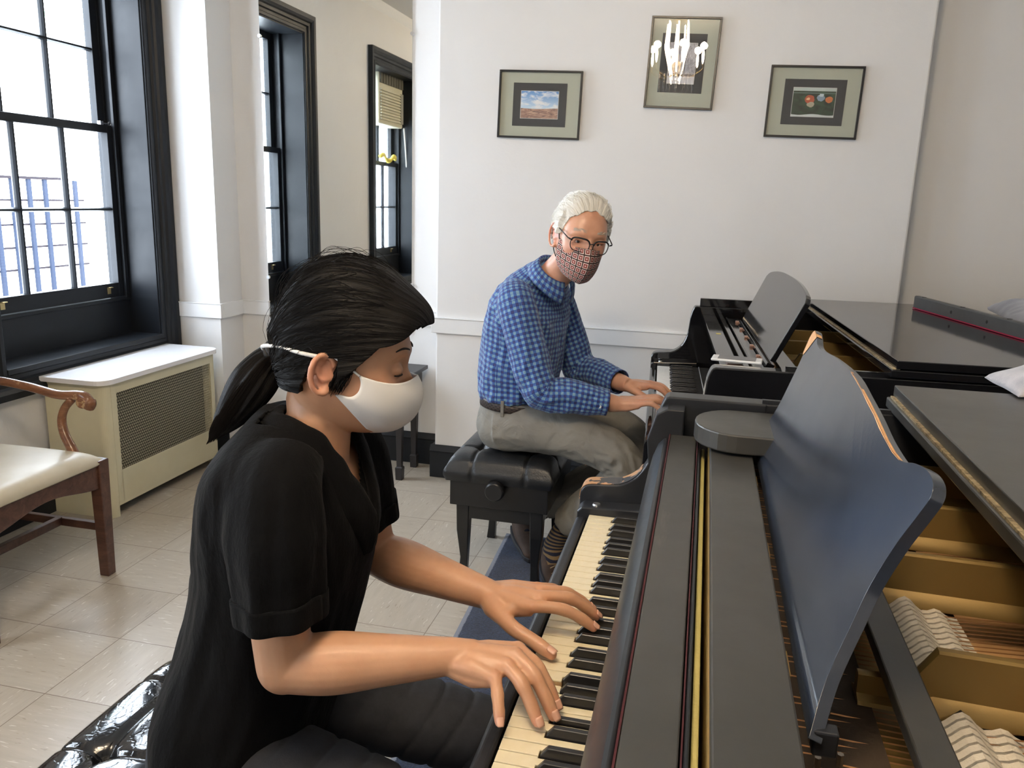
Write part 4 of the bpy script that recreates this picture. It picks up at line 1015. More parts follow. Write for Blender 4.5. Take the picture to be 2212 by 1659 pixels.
# ---------------- chandelier (seen as a reflection in the middle picture) ----------------
cd = thing('chandelier', 'brass and crystal chandelier reflected in the glass of the middle picture', 'chandelier', (-0.36, 0.18, 2.35))
cx, cy = -0.36, 0.18
em, nt, bs = new_mat('bulb_and_crystal_glow'); bs.inputs['Emission Color'].default_value = (1.0, 0.80, 0.55, 1); bs.inputs['Emission Strength'].default_value = 45
cg = M('crystal', (0.9, 0.9, 0.88), 0.05, 0.3)
G().cyl((cx, cy, 2.5), (cx, cy, 2.9), 0.008).cyl((cx, cy, 2.87), (cx, cy, 2.9), 0.06).ell((cx, cy, 2.5), (0.05, 0.05, 0.06)).obj('stem', brass, cd, auto=True)
for k in range(6):
    a = 2 * PI * k / 6 + 0.3; ex, ey = cx + 0.22 * math.cos(a), cy + 0.22 * math.sin(a)
    ar = G().tube(smooth_path([(cx, cy, 2.48), (cx + 0.1 * math.cos(a), cy + 0.1 * math.sin(a), 2.42), (ex, ey, 2.48), (ex, ey, 2.52)], 14), 0.007, 8).obj('arm', brass, cd, smooth=True)
    G().ell((ex, ey, 2.585), (0.012, 0.012, 0.06), 12, 10).obj('bulb', em, cd, smooth=True)
    ld = bpy.data.lights.new('bulb_light', 'POINT'); ld.energy = 4.5; ld.color = (1.0, 0.80, 0.58); ld.shadow_soft_size = 0.03
    lo = bpy.data.objects.new('bulb_light', ld); COL.objects.link(lo); lo.location = (ex, ey, 2.665)
for k in range(9):
    a = 2 * PI * k / 9 + 0.2; r0, r1_ = (0.115, 0.045) if k % 2 else (0.075, 0.03)
    G().tube([(cx + r0 * math.cos(a), cy + r0 * math.sin(a), 2.86), (cx + r0 * 1.1 * math.cos(a), cy + r0 * 1.1 * math.sin(a), 2.68), (cx + r1_ * math.cos(a), cy + r1_ * math.sin(a), 2.44 - 0.03 * (k % 3))], [0.006, 0.011, 0.004], 8).obj('glowing_crystal_strand', em, cd, smooth=True)  # crystal strands, not lamps: emission stands in for light they scatter
for k in range(16):
    a = 2 * PI * k / 16; rr = 0.10 + 0.05 * (k % 2); g = G()
    for q in range(7): g.ell((cx + rr * math.cos(a), cy + rr * math.sin(a), 2.45 - 0.03 * q), (0.008, 0.008, 0.013), 6, 4)
    g.obj('crystal_drop', cg, cd)
# ---------------- small things on the pianos ----------------
on2_ = 0
def on2(x, y): v = Matrix.Rotation(R(3.0), 4, 'Z') @ Vector((x, y, 0)); return (v.x - 0.135, v.y + 2.955)

ph = thing('mobile_phone', 'white smartphone lying flat on the near arm of the farther piano', 'phone', (0.112, 2.365, 0.967), R(-6))
G().box(-0.070, 0.070, -0.034, 0.034, 0.0, 0.0075).obj('phone_body', M('white_phone', (0.82, 0.82, 0.82), 0.2), ph, world=False, bevel=0.0035, seg=3)
G().box(-0.052, 0.052, -0.0305, 0.0305, 0.0072, 0.0080).obj('screen', M('phone_screen', (0.03, 0.03, 0.035), 0.06), ph, world=False)
# removed fallboard lying across the farther piano's lid
pk = thing('loose_fallboard', 'long dark board with red felt edge lying diagonally on the lid of the farther piano', 'board', (0.835, 3.56, 1.0155), R(-78.5))
greyeb = ebony('scuffed_grey_ebony', (0.040, 0.041, 0.042), 0.29, smear=0.12)
G().prism([(0, 0.004), (0, 0.048), (0.004, 0.052), (0.020, 0.052), (0.024, 0.030), (0.024, 0.004)], 0.0, 1.25, 'x').obj('board', greyeb, pk, world=False, bevel=0.0015)
G().box(0.0, 1.25, -0.0015, 0.022, 0.001, 0.005).obj('felt_edge', M('crimson_felt', (0.30, 0.015, 0.05), 0.95), pk, world=False)
for k in range(4):
    G().cyl((0.06 + 0.30 * k, 0.011, 0.0515), (0.06 + 0.30 * k, 0.011, 0.0526), 0.0085, n=16).obj('screw_recess', darkm, pk, world=False)
    if k: G().cyl((0.06 + 0.245 * k, 0.0005, 0.026), (0.06 + 0.245 * k, -0.0008, 0.026), 0.006, n=14).obj('screw_recess', darkm, pk, world=False)
def cloth_heap(name, label, cx, cy, z0, lx, ly, h, mat, rz, seed, curl=0.0):
    def f(u, v):
        x = (u - 0.5) * lx; y = (v - 0.5) * ly; e = (1 - (2 * u - 1) ** 4) * (1 - (2 * v - 1) ** 4); e = max(0, e) ** 0.5
        nz = 0.5 + 0.5 * mn.fractal(Vector((x * 5, y * 5, seed)), 1.0, 2.0, 3)
        return (x + 0.02 * mn.noise(Vector((x * 6, y * 6, seed + 3))), y + 0.02 * mn.noise(Vector((x * 6, y * 6, seed + 8))), 0.003 + e * h * (0.45 + 0.75 * nz))
    g = G(); g.grid(f, 90, 90); o = g.obj(name, mat, None, smooth=True, solid=0.003); o.location = (cx, cy, z0); o.rotation_euler = (0, 0, rz); return tag(o, label, 'blanket')
fleece = M('grey_fleece', (0.25, 0.26, 0.30), 1.0, var=(0.17, 0.18, 0.21), vscale=9, bump=0.5, bscale=200, sheen=0.4)
pale_fl = M('pale_fleece', (0.62, 0.60, 0.62), 1.0, var=(0.30, 0.31, 0.36), vscale=7, bump=0.5, bscale=200, sheen=0.4)
cloth_heap('grey_blanket', 'dusty blue-grey blanket bunched behind the long board on the far lid', 1.53, 3.36, 1.0155, 0.85, 0.62, 0.085, fleece, R(-8), 2.0)
cloth_heap('pale_blanket', 'pale grey blanket heaped on the edge of the nearer piano lid', 0.925, 1.825, 1.051, 0.62, 0.19, 0.085, pale_fl, R(2), 5.0)
# yellow ribbon-like toy on the sash in the other window
o = G().tube(smooth_path([(-2.83, 0.64, 1.71), (-2.82, 0.70, 1.735), (-2.82, 0.78, 1.70), (-2.82, 0.86, 1.695), (-2.82, 0.94, 1.74), (-2.83, 1.0, 1.72)], 30), [0.012 + 0.008 * abs(math.sin(k * 0.3)) for k in range(31)], 10).obj('yellow_cloth', M('yellow_fabric', (0.75, 0.62, 0.10), 0.8), None, smooth=True)
tag(o, 'crumpled yellow cloth lying on the sash below the air conditioner', 'cloth')
# ---------------- people: helpers ----------------
def bake(g, name, mat, parent, voxel=0.0035, it=4, fac=0.5, tints=None, attr=None):
    me = bpy.data.meshes.new('tmp'); me.from_pydata(g.v, [], g.f)
    t = bpy.data.objects.new('tmp', me); COL.objects.link(t)
    md = t.modifiers.new('r', 'REMESH'); md.mode = 'VOXEL'; md.voxel_size = voxel; md.adaptivity = 0
    if it: sm = t.modifiers.new('s', 'SMOOTH'); sm.factor = fac; sm.iterations = it
    dg = bpy.context.evaluated_depsgraph_get(); ev = t.evaluated_get(dg)
    m2 = bpy.data.meshes.new_from_object(ev); bpy.data.objects.remove(t); bpy.data.meshes.remove(me)
    m2.name = name; m2.materials.clear(); m2.materials.append(mat)
    for p in m2.polygons: p.use_smooth = True
    if tints:
        n = len(m2.vertices); co = np.empty(n * 3, np.float32); m2.vertices.foreach_get('co', co); co = co.reshape(-1, 3)
        w = np.zeros(n, np.float32)
        for c, r, s in tints:
            d = np.linalg.norm(co - np.array(c, np.float32), axis=1); w = np.maximum(w, s * np.exp(-(d / r) ** 2))
        a = m2.attributes.new('flush', 'FLOAT', 'POINT'); a.data.foreach_set('value', w)
    o = bpy.data.objects.new(name, m2); COL.objects.link(o)
    if parent is not None:
        o.parent = parent; o.matrix_parent_inverse = ROOTM[parent.name].inverted()
    return o
def skin(name, col, dark, flush, rough=0.42):
    m, nt, bs = new_mat(name); co = coord(nt)
    n = noise_(nt, co, 14, 5, 0.6); c = ramp(nt, n.outputs[0], [(0.3, dark), (0.65, col)]).outputs[0]
    at = nt.nodes.new('ShaderNodeAttribute'); at.attribute_name = 'flush'
    c = mixc(nt, at.outputs['Fac'], c, flush); nt.links.new(c, bs.inputs['Base Color'])
    bs.inputs['Roughness'].default_value = rough; bs.inputs['Subsurface Weight'].default_value = 0.12
    bs.inputs['Subsurface Radius'].default_value = (0.012, 0.005, 0.003); bs.inputs['Subsurface Scale'].default_value = 0.6
    bump_(nt, bs, noise_(nt, co, 700, 3, 0.6).outputs[0], 0.10, 0.0008)
    return m
def loft(g, path, ra, rb, ref, nu=48, nv=40, ex=2.0, disp=None, off=0.0, cap=False, uvo=(0, 0)):
    """path, ra, rb control lists; ref is the direction of radius ra"""
    n = len(path); ref = Vector(ref)
    def at(t):
        s = t * (n - 1); p = Vector(cr(path, s)); e = 1e-3
        a = Vector(cr(path, min(s + e, n - 1))) - Vector(cr(path, max(s - e, 0))); a.normalize()
        return p, a, float(cr([[x] for x in ra], s)[0]), float(cr([[x] for x in rb], s)[0])
    V = []; UV = []; L = 0; pp = None; rmean = max(ra) * 0.5 + max(rb) * 0.5
    for j in range(nv + 1):
        p, t, a, b = at(j / nv)
        if pp is not None: L += (p - pp).length
        pp = p
        s = (ref - t * ref.dot(t)).normalized(); w = t.cross(s)
        for i in range(nu + 1):
            th = 2 * PI * (i % nu) / nu; c_, s_ = math.cos(th), math.sin(th)
            k = 2.0 / ex; cx = math.copysign(abs(c_) ** k, c_); sy = math.copysign(abs(s_) ** k, s_)
            d = (s * cx * a + w * sy * b); nn = (s * cx + w * sy).normalized()
            q = p + d + nn * off
            if disp: q = q + nn * disp(th, j / nv, q)
            V.append(q); UV.append((2 * PI * rmean * i / nu + uvo[0], L + uvo[1]))
    F = [(j * (nu + 1) + i, j * (nu + 1) + i + 1, (j + 1) * (nu + 1) + i + 1, (j + 1) * (nu + 1) + i) for j in range(nv) for i in range(nu)]
    if cap:
        F += [tuple(range(nu))[::-1], tuple(nv * (nu + 1) + i for i in range(nu))]
    g.add(V, F, UV); return g
def folds(amp, fx, fy, seed, fine=0.25):
    def f(th, v, q):
        a = mn.noise(Vector((math.cos(th) * fx, math.sin(th) * fx + seed, v * fy)))
        b = mn.noise(Vector((q.x * 26, q.y * 26 + seed, q.z * 26)))
        a2 = mn.noise(Vector((math.cos(th) * fx * 2.1 + 5, math.sin(th) * fx * 2.1 - seed, v * fy * 2.3)))
        r = 1 - abs(a) * 2.4; r2 = 1 - abs(a2) * 2.6
        return amp * (r * 0.75 + a * 0.4 + 0.45 * r2 - 0.5) + amp * fine * b
    return f
def cloth_bake(g, name, mat, parent, voxel=0.0042, it=3, cut=None, thick=0.003, uvsrc=None):
    o = bake(g, name, mat, parent, voxel, it, 0.5); me = o.data
    bm = bmesh.new(); bm.from_mesh(me)
    if cut:
        kill = [f for f in bm.faces if cut(f.calc_center_median(), f.normal)]
        bmesh.ops.delete(bm, geom=kill, context='FACES')
    if uvsrc:
        ul = bm.loops.layers.uv.new('UVMap'); S = []
        for (P, rad, ref) in uvsrc:
            n = 60; pts = [Vector(cr(P, (len(P) - 1) * k / n)) for k in range(n + 1)]; L = [0]
            for a, b in zip(pts[:-1], pts[1:]): L.append(L[-1] + (b - a).length)
            rr = [float(cr([[x] for x in rad], (len(rad) - 1) * k / n)[0]) for k in range(n + 1)]
            S.append((np.array([tuple(p) for p in pts]), L, rr, Vector(ref), pts))
        for f in bm.faces:
            c = f.calc_center_median(); best = None
            for si, (arr, L, rr, ref, pts) in enumerate(S):
                d = np.linalg.norm(arr - np.array(c), axis=1); d2 = d / np.array(rr); k = int(d2.argmin())
                if best is None or d2[k] < best[0]: best = (d2[k], si, k)
            _, si, k = best; arr, L, rr, ref, pts = S[si]; k = min(max(k, 1), len(pts) - 2)
            t = (pts[k + 1] - pts[k - 1]).normalized(); s1 = (ref - t * ref.dot(t)).normalized(); w1 = t.cross(s1); Rm = sum(rr) / len(rr); a0 = None
            for l in f.loops:
                q = l.vert.co - pts[k]; a = math.atan2(q.dot(w1), q.dot(s1))
                if a0 is None: a0 = a
                while a - a0 > PI: a -= 2 * PI
                while a - a0 < -PI: a += 2 * PI
                l[ul].uv = (a * Rm + si * 0.3, L[k] + q.dot(t))
    bm.to_mesh(me); bm.free()
    for p in me.polygons: p.use_smooth = True
    if thick: md = o.modifiers.new('solid', 'SOLIDIFY'); md.thickness = thick; md.offset = -1
    return o
def clip_mesh(V, UV, S, F):
    """keep the part of the mesh where S > 0, cutting faces cleanly along S = 0"""
    V = list(V); UV = list(UV); cache = {}; out = []
    def mid(a, b):
        k = (min(a, b), max(a, b))
        if k not in cache:
            t = S[a] / (S[a] - S[b]); cache[k] = len(V)
            V.append(tuple(Vector(V[a]).lerp(Vector(V[b]), t))); UV.append((UV[a][0] + (UV[b][0] - UV[a][0]) * t, UV[a][1] + (UV[b][1] - UV[a][1]) * t))
        return cache[k]
    for f in F:
        if all(S[k] > 0 for k in f): out.append(f); continue
        if all(S[k] <= 0 for k in f): continue
        g_ = []
        for i, a in enumerate(f):
            b = f[(i + 1) % len(f)]
            if S[a] > 0: g_.append(a)
            if (S[a] > 0) != (S[b] > 0): g_.append(mid(a, b))
        if len(g_) >= 3: out.append(tuple(g_))
    return V, UV, out
def pwl(T, x):
    if x <= T[0][0]: return T[0][1]
    for (a, fa), (b, fb) in zip(T[:-1], T[1:]):
        if x <= b: return fa + (fb - fa) * (x - a) / (b - a)
    return T[-1][1]
# ---------------- head ----------------
class Head:
    def __init__(s, O, yaw, pitch, roll, sc=1.0, wy=0.076, back=0.103, eye=0.016, low=0.118):
        s.back = back; s.ez = eye; s.low = low
        f = Vector((math.cos(pitch) * math.cos(yaw), math.cos(pitch) * math.sin(yaw), -math.sin(pitch)))
        l = Vector((-math.sin(yaw), math.cos(yaw), 0)); u = f.cross(l)
        Rr = Matrix.Rotation(roll, 3, f); l = Rr @ l; u = Rr @ u
        s.m = Matrix((f, l, u)).transposed().to_4x4(); s.m.translation = O; s.sc = sc; s.wy = wy
    def w(s, x, y, z): return s.m @ (Vector((x, y, z)) * s.sc)
    def surf(s, d):
        """local point on the head for unit direction d"""
        ux, uy, uz = d
        def pw(v, e): k = (1 - e) * 1.6; return v * (1 + k * (1 - v * v))
        x = pw(ux, 0.92) * (0.094 if ux > 0 else s.back); y = pw(uy, 0.88) * s.wy; z = pw(uz, 0.95) * (0.128 if uz > 0 else s.low)
        if z < 0.02:
            t = min(1, (0.02 - z) / (0.02 + s.low))
            y *= 1 - 0.30 * t * t
            if x < 0: x *= 1 - 0.50 * t; 
            else: x = x * (1 - 0.02 * t) + 0.018 * t
        else:
            t = z / 0.128
            if x > 0: x -= 0.006 * t * t * min(1, x / 0.04)
        if x > 0.02:
            def gs(yy, zz, sy_, sz): return math.exp(-((y - yy) / sy_) ** 2 - ((z - zz) / sz) ** 2)
            fx = min(1, (x - 0.02) / 0.03)
            d_ = 0
            for sg in (1, -1):
                d_ += -0.013 * gs(sg * 0.032, s.ez, 0.017, 0.013) + 0.0045 * gs(sg * 0.028, s.ez + 0.024, 0.022, 0.009) + 0.005 * gs(sg * 0.046, -0.012, 0.018, 0.016)
                d_ += 0.004 * gs(sg * 0.011, -0.030, 0.007, 0.007)
            nz = 0.0
            if -0.040 < z < 0.03: nz = 0.026 * (1 - ((z + 0.024) / 0.054) ** 2 if z > -0.024 else 1 - ((z + 0.024) / 0.016) ** 2)
            d_ += max(0, nz) * math.exp(-(y / (0.0085 + 0.05 * max(0, -z) * 0.12)) ** 2)
            d_ += 0.005 * gs(0, -0.060, 0.022, 0.009) + 0.006 * gs(0, -s.low * 0.83, 0.02, 0.014)
            x += d_ * fx
        return Vector((x, y, z))
    def mesh(s, g, nu=120, nv=90):
        V = []
        for j in range(nv + 1):
            th = PI * j / nv
            for i in range(nu):
                ph = 2 * PI * i / nu
                p = s.surf((math.sin(th) * math.cos(ph), math.sin(th) * math.sin(ph), math.cos(th))); V.append(s.w(*p))
        F = [(j * nu + i, (j + 1) * nu + i, (j + 1) * nu + (i + 1) % nu, j * nu + (i + 1) % nu) for j in range(nv) for i in range(nu)]
        g.add(V, F)
    def ear(s, g, side, sz=1.0, flare=0.30):
        y0 = s.wy * 0.985
        def E(a, b, o):                                          # a: forward, b: up, o: outward in ear plane
            a *= sz; b *= sz
            aa = a * math.cos(R(10)) - b * math.sin(R(10)); bb = a * math.sin(R(10)) + b * math.cos(R(10))
            out = o + (0.006 - aa) * flare
            return s.w(-0.004 + aa, side * (y0 + out * 0.9), 0.002 + bb)
        pts = []
        for k in range(26):
            t = k / 25; a = R(20) + t * R(285)
            rx, ry = 0.0175, 0.031
            pts.append(E(rx * math.cos(a) - 0.006, ry * math.sin(a) + 0.002 - 0.004 * t, 0.006 + 0.003 * math.sin(PI * t)))
        g.tube(pts, [0.0034 + 0.0012 * math.sin(PI * k / 25) for k in range(26)], 10)
        pts = [E(-0.004 + 0.010 * math.cos(a), 0.006 + 0.017 * math.sin(a), 0.004) for a in [R(100) + R(200) * k / 14 for k in range(15)]]
        g.tube(pts, 0.0026, 8)
        rot = s.m.to_3x3()
        g.ell(E(-0.008, 0.0, -0.003), (0.016 * sz, 0.005, 0.026 * sz), 18, 12, rot)
        g.ell(E(-0.001, -0.027, 0.003), (0.0075 * sz, 0.0045, 0.010 * sz), 14, 10, rot)
        g.ell(E(0.008, -0.004, 0.0), (0.004, 0.005, 0.008), 12, 8, rot)
def dirs(az, el): return (math.cos(el) * math.cos(az), math.cos(el) * math.sin(az), math.sin(el))

def hand(g, W_, mcps, tips, thumb, r=0.0085, arch=0.018, side=1, palm_r=0.0125, archs=None, elbow=None):
    """W_: wrist, mcps: 4 knuckles index..little, tips: 4 fingertips, thumb: (base, joint, ip, tip)"""
    W_ = Vector(W_); ends = []
    for k, (m, t) in enumerate(zip(mcps, tips)):
        m = Vector(m); t = Vector(t); rr = r * (1.0, 1.03, 0.98, 0.86)[k]
        ah = (archs[k] if archs else arch)
        L = (t - m).length; up = Vector((0, 0, 1))
        p1 = m.lerp(t, 0.44) + up * ah; p2 = m.lerp(t, 0.74) + up * ah * 0.78
        pts = smooth_path([tuple(m), tuple(p1), tuple(p2), tuple(t)], 18)
        rad = [rr * x for x in (1.08, 1.04, 1.0, 0.98, 0.97, 0.99, 1.03, 1.05, 1.03, 0.97, 0.93, 0.92, 0.95, 0.96, 0.93, 0.90, 0.86, 0.80, 0.66)]
        g.tube(pts, rad, 14); dr = Vector(pts[-1]) - Vector(pts[-3]); dr.normalize()
        g.ell(Vector(pts[-1]) - dr * rr * 0.15, (rr * 0.80, rr * 0.80, rr * 0.80), 14, 10); ends.append((Vector(pts[-1]), dr, rr, Vector(pts[-4])))
        g.ell(m, (rr * 1.16, rr * 1.16, rr * 1.08), 14, 10)
        base = W_ + (m - W_) * 0.08 + (m - Vector(mcps[1])) * 0.20
        g.tube([base, base.lerp(m, 0.5) + up * 0.001, m - up * 0.0015], [palm_r * 1.05, palm_r * 0.98, rr * 1.12], 14)
        g.tube([base - up * 0.008, base.lerp(m, 0.5) - up * 0.011, m - up * 0.007], [palm_r * 0.95, palm_r * 0.98, rr * 0.95], 12)
    for k in range(3):                                            # fill between the metacarpals
        a = (Vector(mcps[k]) + Vector(mcps[k + 1])) / 2; g.tube([W_, W_.lerp(a, 0.5), W_.lerp(a, 0.90)], [palm_r * 1.1, palm_r, r * 0.95], 12)
    tb = [Vector(p) for p in thumb]
    pts = smooth_path([tuple(p) for p in tb], 18)
    rad = [r * x for x in (1.55, 1.55, 1.5, 1.42, 1.34, 1.27, 1.22, 1.2, 1.2, 1.16, 1.12, 1.1, 1.1, 1.12, 1.14, 1.12, 1.05, 0.95, 0.75)]
    g.tube(pts, rad, 14); g.ell(pts[-1], (r * 0.92,) * 3, 12, 8)
    g.tube([W_.lerp(tb[0], 0.3), tb[0], tb[0].lerp(tb[1], 0.5)], [palm_r * 1.2, palm_r * 1.25, r * 1.5], 12)
    g.tube([tb[1].lerp(tb[0], 0.4), Vector(mcps[0]).lerp(W_, 0.35)], [r * 1.2, r * 1.1], 12)    # web of the thumb
    dr = (Vector(pts[-1]) - Vector(pts[-4])).normalized(); ends.append((Vector(pts[-1]), dr, r * 1.12, Vector(pts[-4])))
    return ends
def nails(ends, mat, body, viewup=Vector((0, 0, 1)), sz=1.0):
    for (p, d, r, q) in ends:
        u = (viewup - d * viewup.dot(d)).normalized(); w = d.cross(u)
        g = G(); V = []
        for j in range(6):
            for i in range(7):
                a = (i / 6 - 0.5) * 1.75; t = j / 5
                rr = r * (0.93 - 0.09 * t) * sz; e = (1 - (2 * t - 1) ** 6 * 0.25)
                V.append(p - d * r * 1.0 + d * (r * 1.55 * t) + (u * math.cos(a * e) + w * math.sin(a * e)) * rr)
        g.add(V, [(j * 7 + i, j * 7 + i + 1, (j + 1) * 7 + i + 1, (j + 1) * 7 + i) for j in range(5) for i in range(6)])
        o = g.obj('fingernail', mat, body, smooth=True, solid=0.0006, world=False)
        o.matrix_parent_inverse = (ROOTM[body.parent.name]).inverted() @ Matrix.Identity(4)
        o.matrix_parent_inverse = Matrix.Identity(4)
def mask_surface(H, C_, S_, Mx, top_dip=0.0, nu=48, nv=26, off=0.0):
    """C_: centre line (x,z) list top to bottom, S_: side edge (x,y,z) list, Mx: how far the cheek control point pushes out"""
    g = G(); V = []; UV = []
    for j in range(nv + 1):
        v = j / nv
        cx, cz = cr(C_, v * (len(C_) - 1)); sx_, sy, sz = cr(S_, v * (len(S_) - 1))
        for i in range(nu + 1):
            u = 2 * i / nu - 1; sg = 1 if u >= 0 else -1; a = abs(u)
            mx, my, mz = Mx(v, cx, cz, sx_, sy, sz)
            b0, b1, b2 = (1 - a) ** 2, 2 * a * (1 - a), a * a
            x = b0 * cx + b1 * mx + b2 * sx_; y = b1 * my + b2 * sy; z = b0 * cz + b1 * mz + b2 * sz
            V.append(H.w(x, sg * y, z)); UV.append((u * 0.5 + 0.5, v))
    F = [(j * (nu + 1) + i, j * (nu + 1) + i + 1, (j + 1) * (nu + 1) + i + 1, (j + 1) * (nu + 1) + i) for j in range(nv) for i in range(nu)]
    g.add(V, F, UV); return g
def hair_mat(name, a, b, rough=0.38, spec=0.5):
    m, nt, bs = new_mat(name); t = nt.nodes.new('ShaderNodeTexCoord'); mp = nt.nodes.new('ShaderNodeMapping'); mp.inputs['Scale'].default_value = (150, 3.0, 1)
    nt.links.new(t.outputs['UV'], mp.inputs[0]); n = noise_(nt, mp.outputs[0], 1.0, 5, 0.7, 0.3)
    r = ramp(nt, n.outputs[0], [(0.3, a), (0.7, b)]); nt.links.new(r.outputs[0], bs.inputs['Base Color'])
    bs.inputs['Roughness'].default_value = rough; bs.inputs['Specular IOR Level'].default_value = spec
    bump_(nt, bs, n.outputs[0], 0.8, 0.003); return m

# ======================= the woman =======================
skinw = skin('skin_warm', (0.62, 0.345, 0.205), (0.54, 0.28, 0.16), (0.66, 0.27, 0.20))
wm = thing('person', 'woman in black short-sleeved top with ponytail and white face mask playing the nearer piano', 'person', (-0.66, 1.02, 0))
HO = Vector((-0.493, 1.048, 1.158))
HW = Head(HO, R(13), R(17), R(-2), 0.985, 0.074, back=0.096, eye=0.030, low=0.088)
g = G(); HW.mesh(g); HW.ear(g, -1, 0.86, 0.34); HW.ear(g, 1, 0.86)
# lowered eyelids
for s in (1, -1): g.ell(HW.w(0.0765, s * 0.031, 0.028), (0.0125, 0.0125, 0.0105), 18, 12, HW.m.to_3x3())
# neck and chest
g.tube([HW.w(-0.022, 0, -0.02), HW.w(-0.022, 0, -0.060), (-0.522, 1.035, 1.085), (-0.540, 1.03, 1.03)], [0.043, 0.041, 0.046, 0.062], 28)
loft(g, [(-0.66, 1.02, 0.50), (-0.645, 1.02, 0.60), (-0.60, 1.02, 0.75), (-0.575, 1.02, 0.88), (-0.555, 1.02, 0.97), (-0.552, 1.025, 1.03), (-0.548, 1.03, 1.065)],
     [0.145, 0.145, 0.115, 0.125, 0.14, 0.135, 0.06], [0.105, 0.10, 0.085, 0.092, 0.090, 0.065, 0.045], (0, 1, 0), 40, 30, 2.2, cap=True)
for s in (1, -1): g.ell((-0.505, 1.02 + s * 0.062, 0.925), (0.045, 0.050, 0.055), 20, 14)
SR, ER, WR = Vector((-0.525, 0.885, 1.020)), Vector((-0.500, 0.875, 0.785)), Vector((-0.286, 0.945, 0.795))
SL, EL, WL = Vector((-0.535, 1.165, 1.01)), Vector((-0.512, 1.205, 0.800)), Vector((-0.296, 1.150, 0.783))
def arm(g, S, E, W_, a=0.043, b=0.037, c=0.039, d=0.0245, n=22, squash=None):
    g.tube(smooth_path([tuple(S), tuple(S.lerp(E, 0.5)), tuple(E)], 14), [(a + (b - a) * (i / 14)) * (0.84 + 0.16 * min(1, i / 7)) for i in range(15)], n)
    g.ell(E, (b * 1.0, b * 0.98, b * 1.0), 20, 14)
    m = E.lerp(W_, 0.28); m2 = E.lerp(W_, 0.62)
    g.tube(smooth_path([tuple(E), tuple(m), tuple(m2), tuple(W_)], 20), [float(cr([[b * 0.97], [c * 1.06], [c * 0.86], [d]], 3 * i / 20)[0]) for i in range(21)], n)
    g.ell(S, (a * 0.86, a * 0.86, a * 0.86), 18, 12)
    g.tube([tuple(m2), tuple(W_), tuple(W_ + (W_ - m2).normalized() * 0.03)], [c * 0.8, d, d * 0.82], n)
arm(g, SR, ER, WR); arm(g, SL, EL, WL)
# right hand (near): knuckles, tips and thumb in world space
mR = [(-0.206, 0.978, 0.800), (-0.206, 0.957, 0.804), (-0.212, 0.936, 0.799), (-0.222, 0.918, 0.791)]
tR = [(-0.144, 0.944, 0.7465), (-0.143, 0.922, 0.7455), (-0.160, 0.901, 0.7475), (-0.204, 0.875, 0.756)]
thR = [(-0.268, 0.966, 0.784), (-0.236, 0.996, 0.776), (-0.216, 1.008, 0.764), (-0.194, 1.006, 0.752)]
eR = hand(g, WR, mR, tR, thR, 0.0100, palm_r=0.0155, archs=(0.014, 0.013, 0.012, 0.006))
mL = [(-0.215, 1.118, 0.790), (-0.208, 1.142, 0.795), (-0.212, 1.166, 0.793), (-0.222, 1.188, 0.787)]
tL = [(-0.121, 1.140, 0.757), (-0.122, 1.178, 0.756), (-0.136, 1.214, 0.749), (-0.178, 1.245, 0.748)]
thL = [(-0.276, 1.125, 0.776), (-0.240, 1.088, 0.768), (-0.208, 1.075, 0.760), (-0.173, 1.063, 0.748)]
eL = hand(g, WL, mL, tL, thL, 0.0098, palm_r=0.0155, archs=(0.012, 0.014, 0.012, 0.006))
# legs inside the jeans
for s, fy in ((1, 1.14), (-1, 0.93)):
    g.tube([(-0.64, 1.02 + s * 0.085, 0.575), (-0.44, 1.02 + s * 0.10, 0.553), (-0.245, 1.02 + s * 0.11, 0.510)], [0.055, 0.050, 0.040], 20)
    g.tube([(-0.245, 1.02 + s * 0.11, 0.505), (-0.22, 1.02 + s * 0.11, 0.35), (-0.20, 1.02 + s * 0.10, 0.10), (-0.19, 1.02 + s * 0.10, 0.075)], [0.044, 0.045, 0.030, 0.03], 16)
    g.tube([(-0.21, 1.02 + s * 0.10, 0.055), (-0.08, 1.02 + s * 0.10, 0.045)], [0.032, 0.028], 14)
tin = [(HW.w(-0.008, -0.085, 0.0), 0.030, 0.55), (HW.w(0.06, -0.05, -0.01), 0.03, 0.3)] + [(e[0], 0.011, 0.75) for e in eR + eL] + [(Vector(m), 0.010, 0.22) for m in mR + mL]
body = bake(g, 'body', skinw, wm, 0.0026, 4, 0.5, tin)
nailm = M('fingernail', (0.70, 0.40, 0.29), 0.25)
def nail_set(ends, up, parent, root, mat=nailm):
    for (p, d, r, q) in ends:
        u = (up - d * up.dot(d)).normalized(); w = d.cross(u); g = G(); V = []
        for j in range(6):
            for i in range(7):
                a = (i / 6 - 0.5) * 1.5; t = j / 5; e = 1 - 0.3 * (2 * t - 1) ** 4
                V.append(p - d * r * 0.75 + d * (r * 1.35 * t) + (u * math.cos(a * e) + w * math.sin(a * e)) * r * (0.90 - 0.10 * t))
        g.add(V, [(j * 7 + i, j * 7 + i + 1, (j + 1) * 7 + i + 1, (j + 1) * 7 + i) for j in range(5) for i in range(6)])
        o = g.obj('fingernail', mat, None, smooth=True, solid=0.0008); o.parent = parent; o.matrix_parent_inverse = ROOTM[root.name].inverted() @ Matrix.Identity(4)
        o.matrix_parent_inverse = Matrix.Identity(4)
nail_set(eR, Vector((0.1, -0.25, 1)), body, wm); nail_set(eL, Vector((0.1, -0.25, 1)), body, wm)
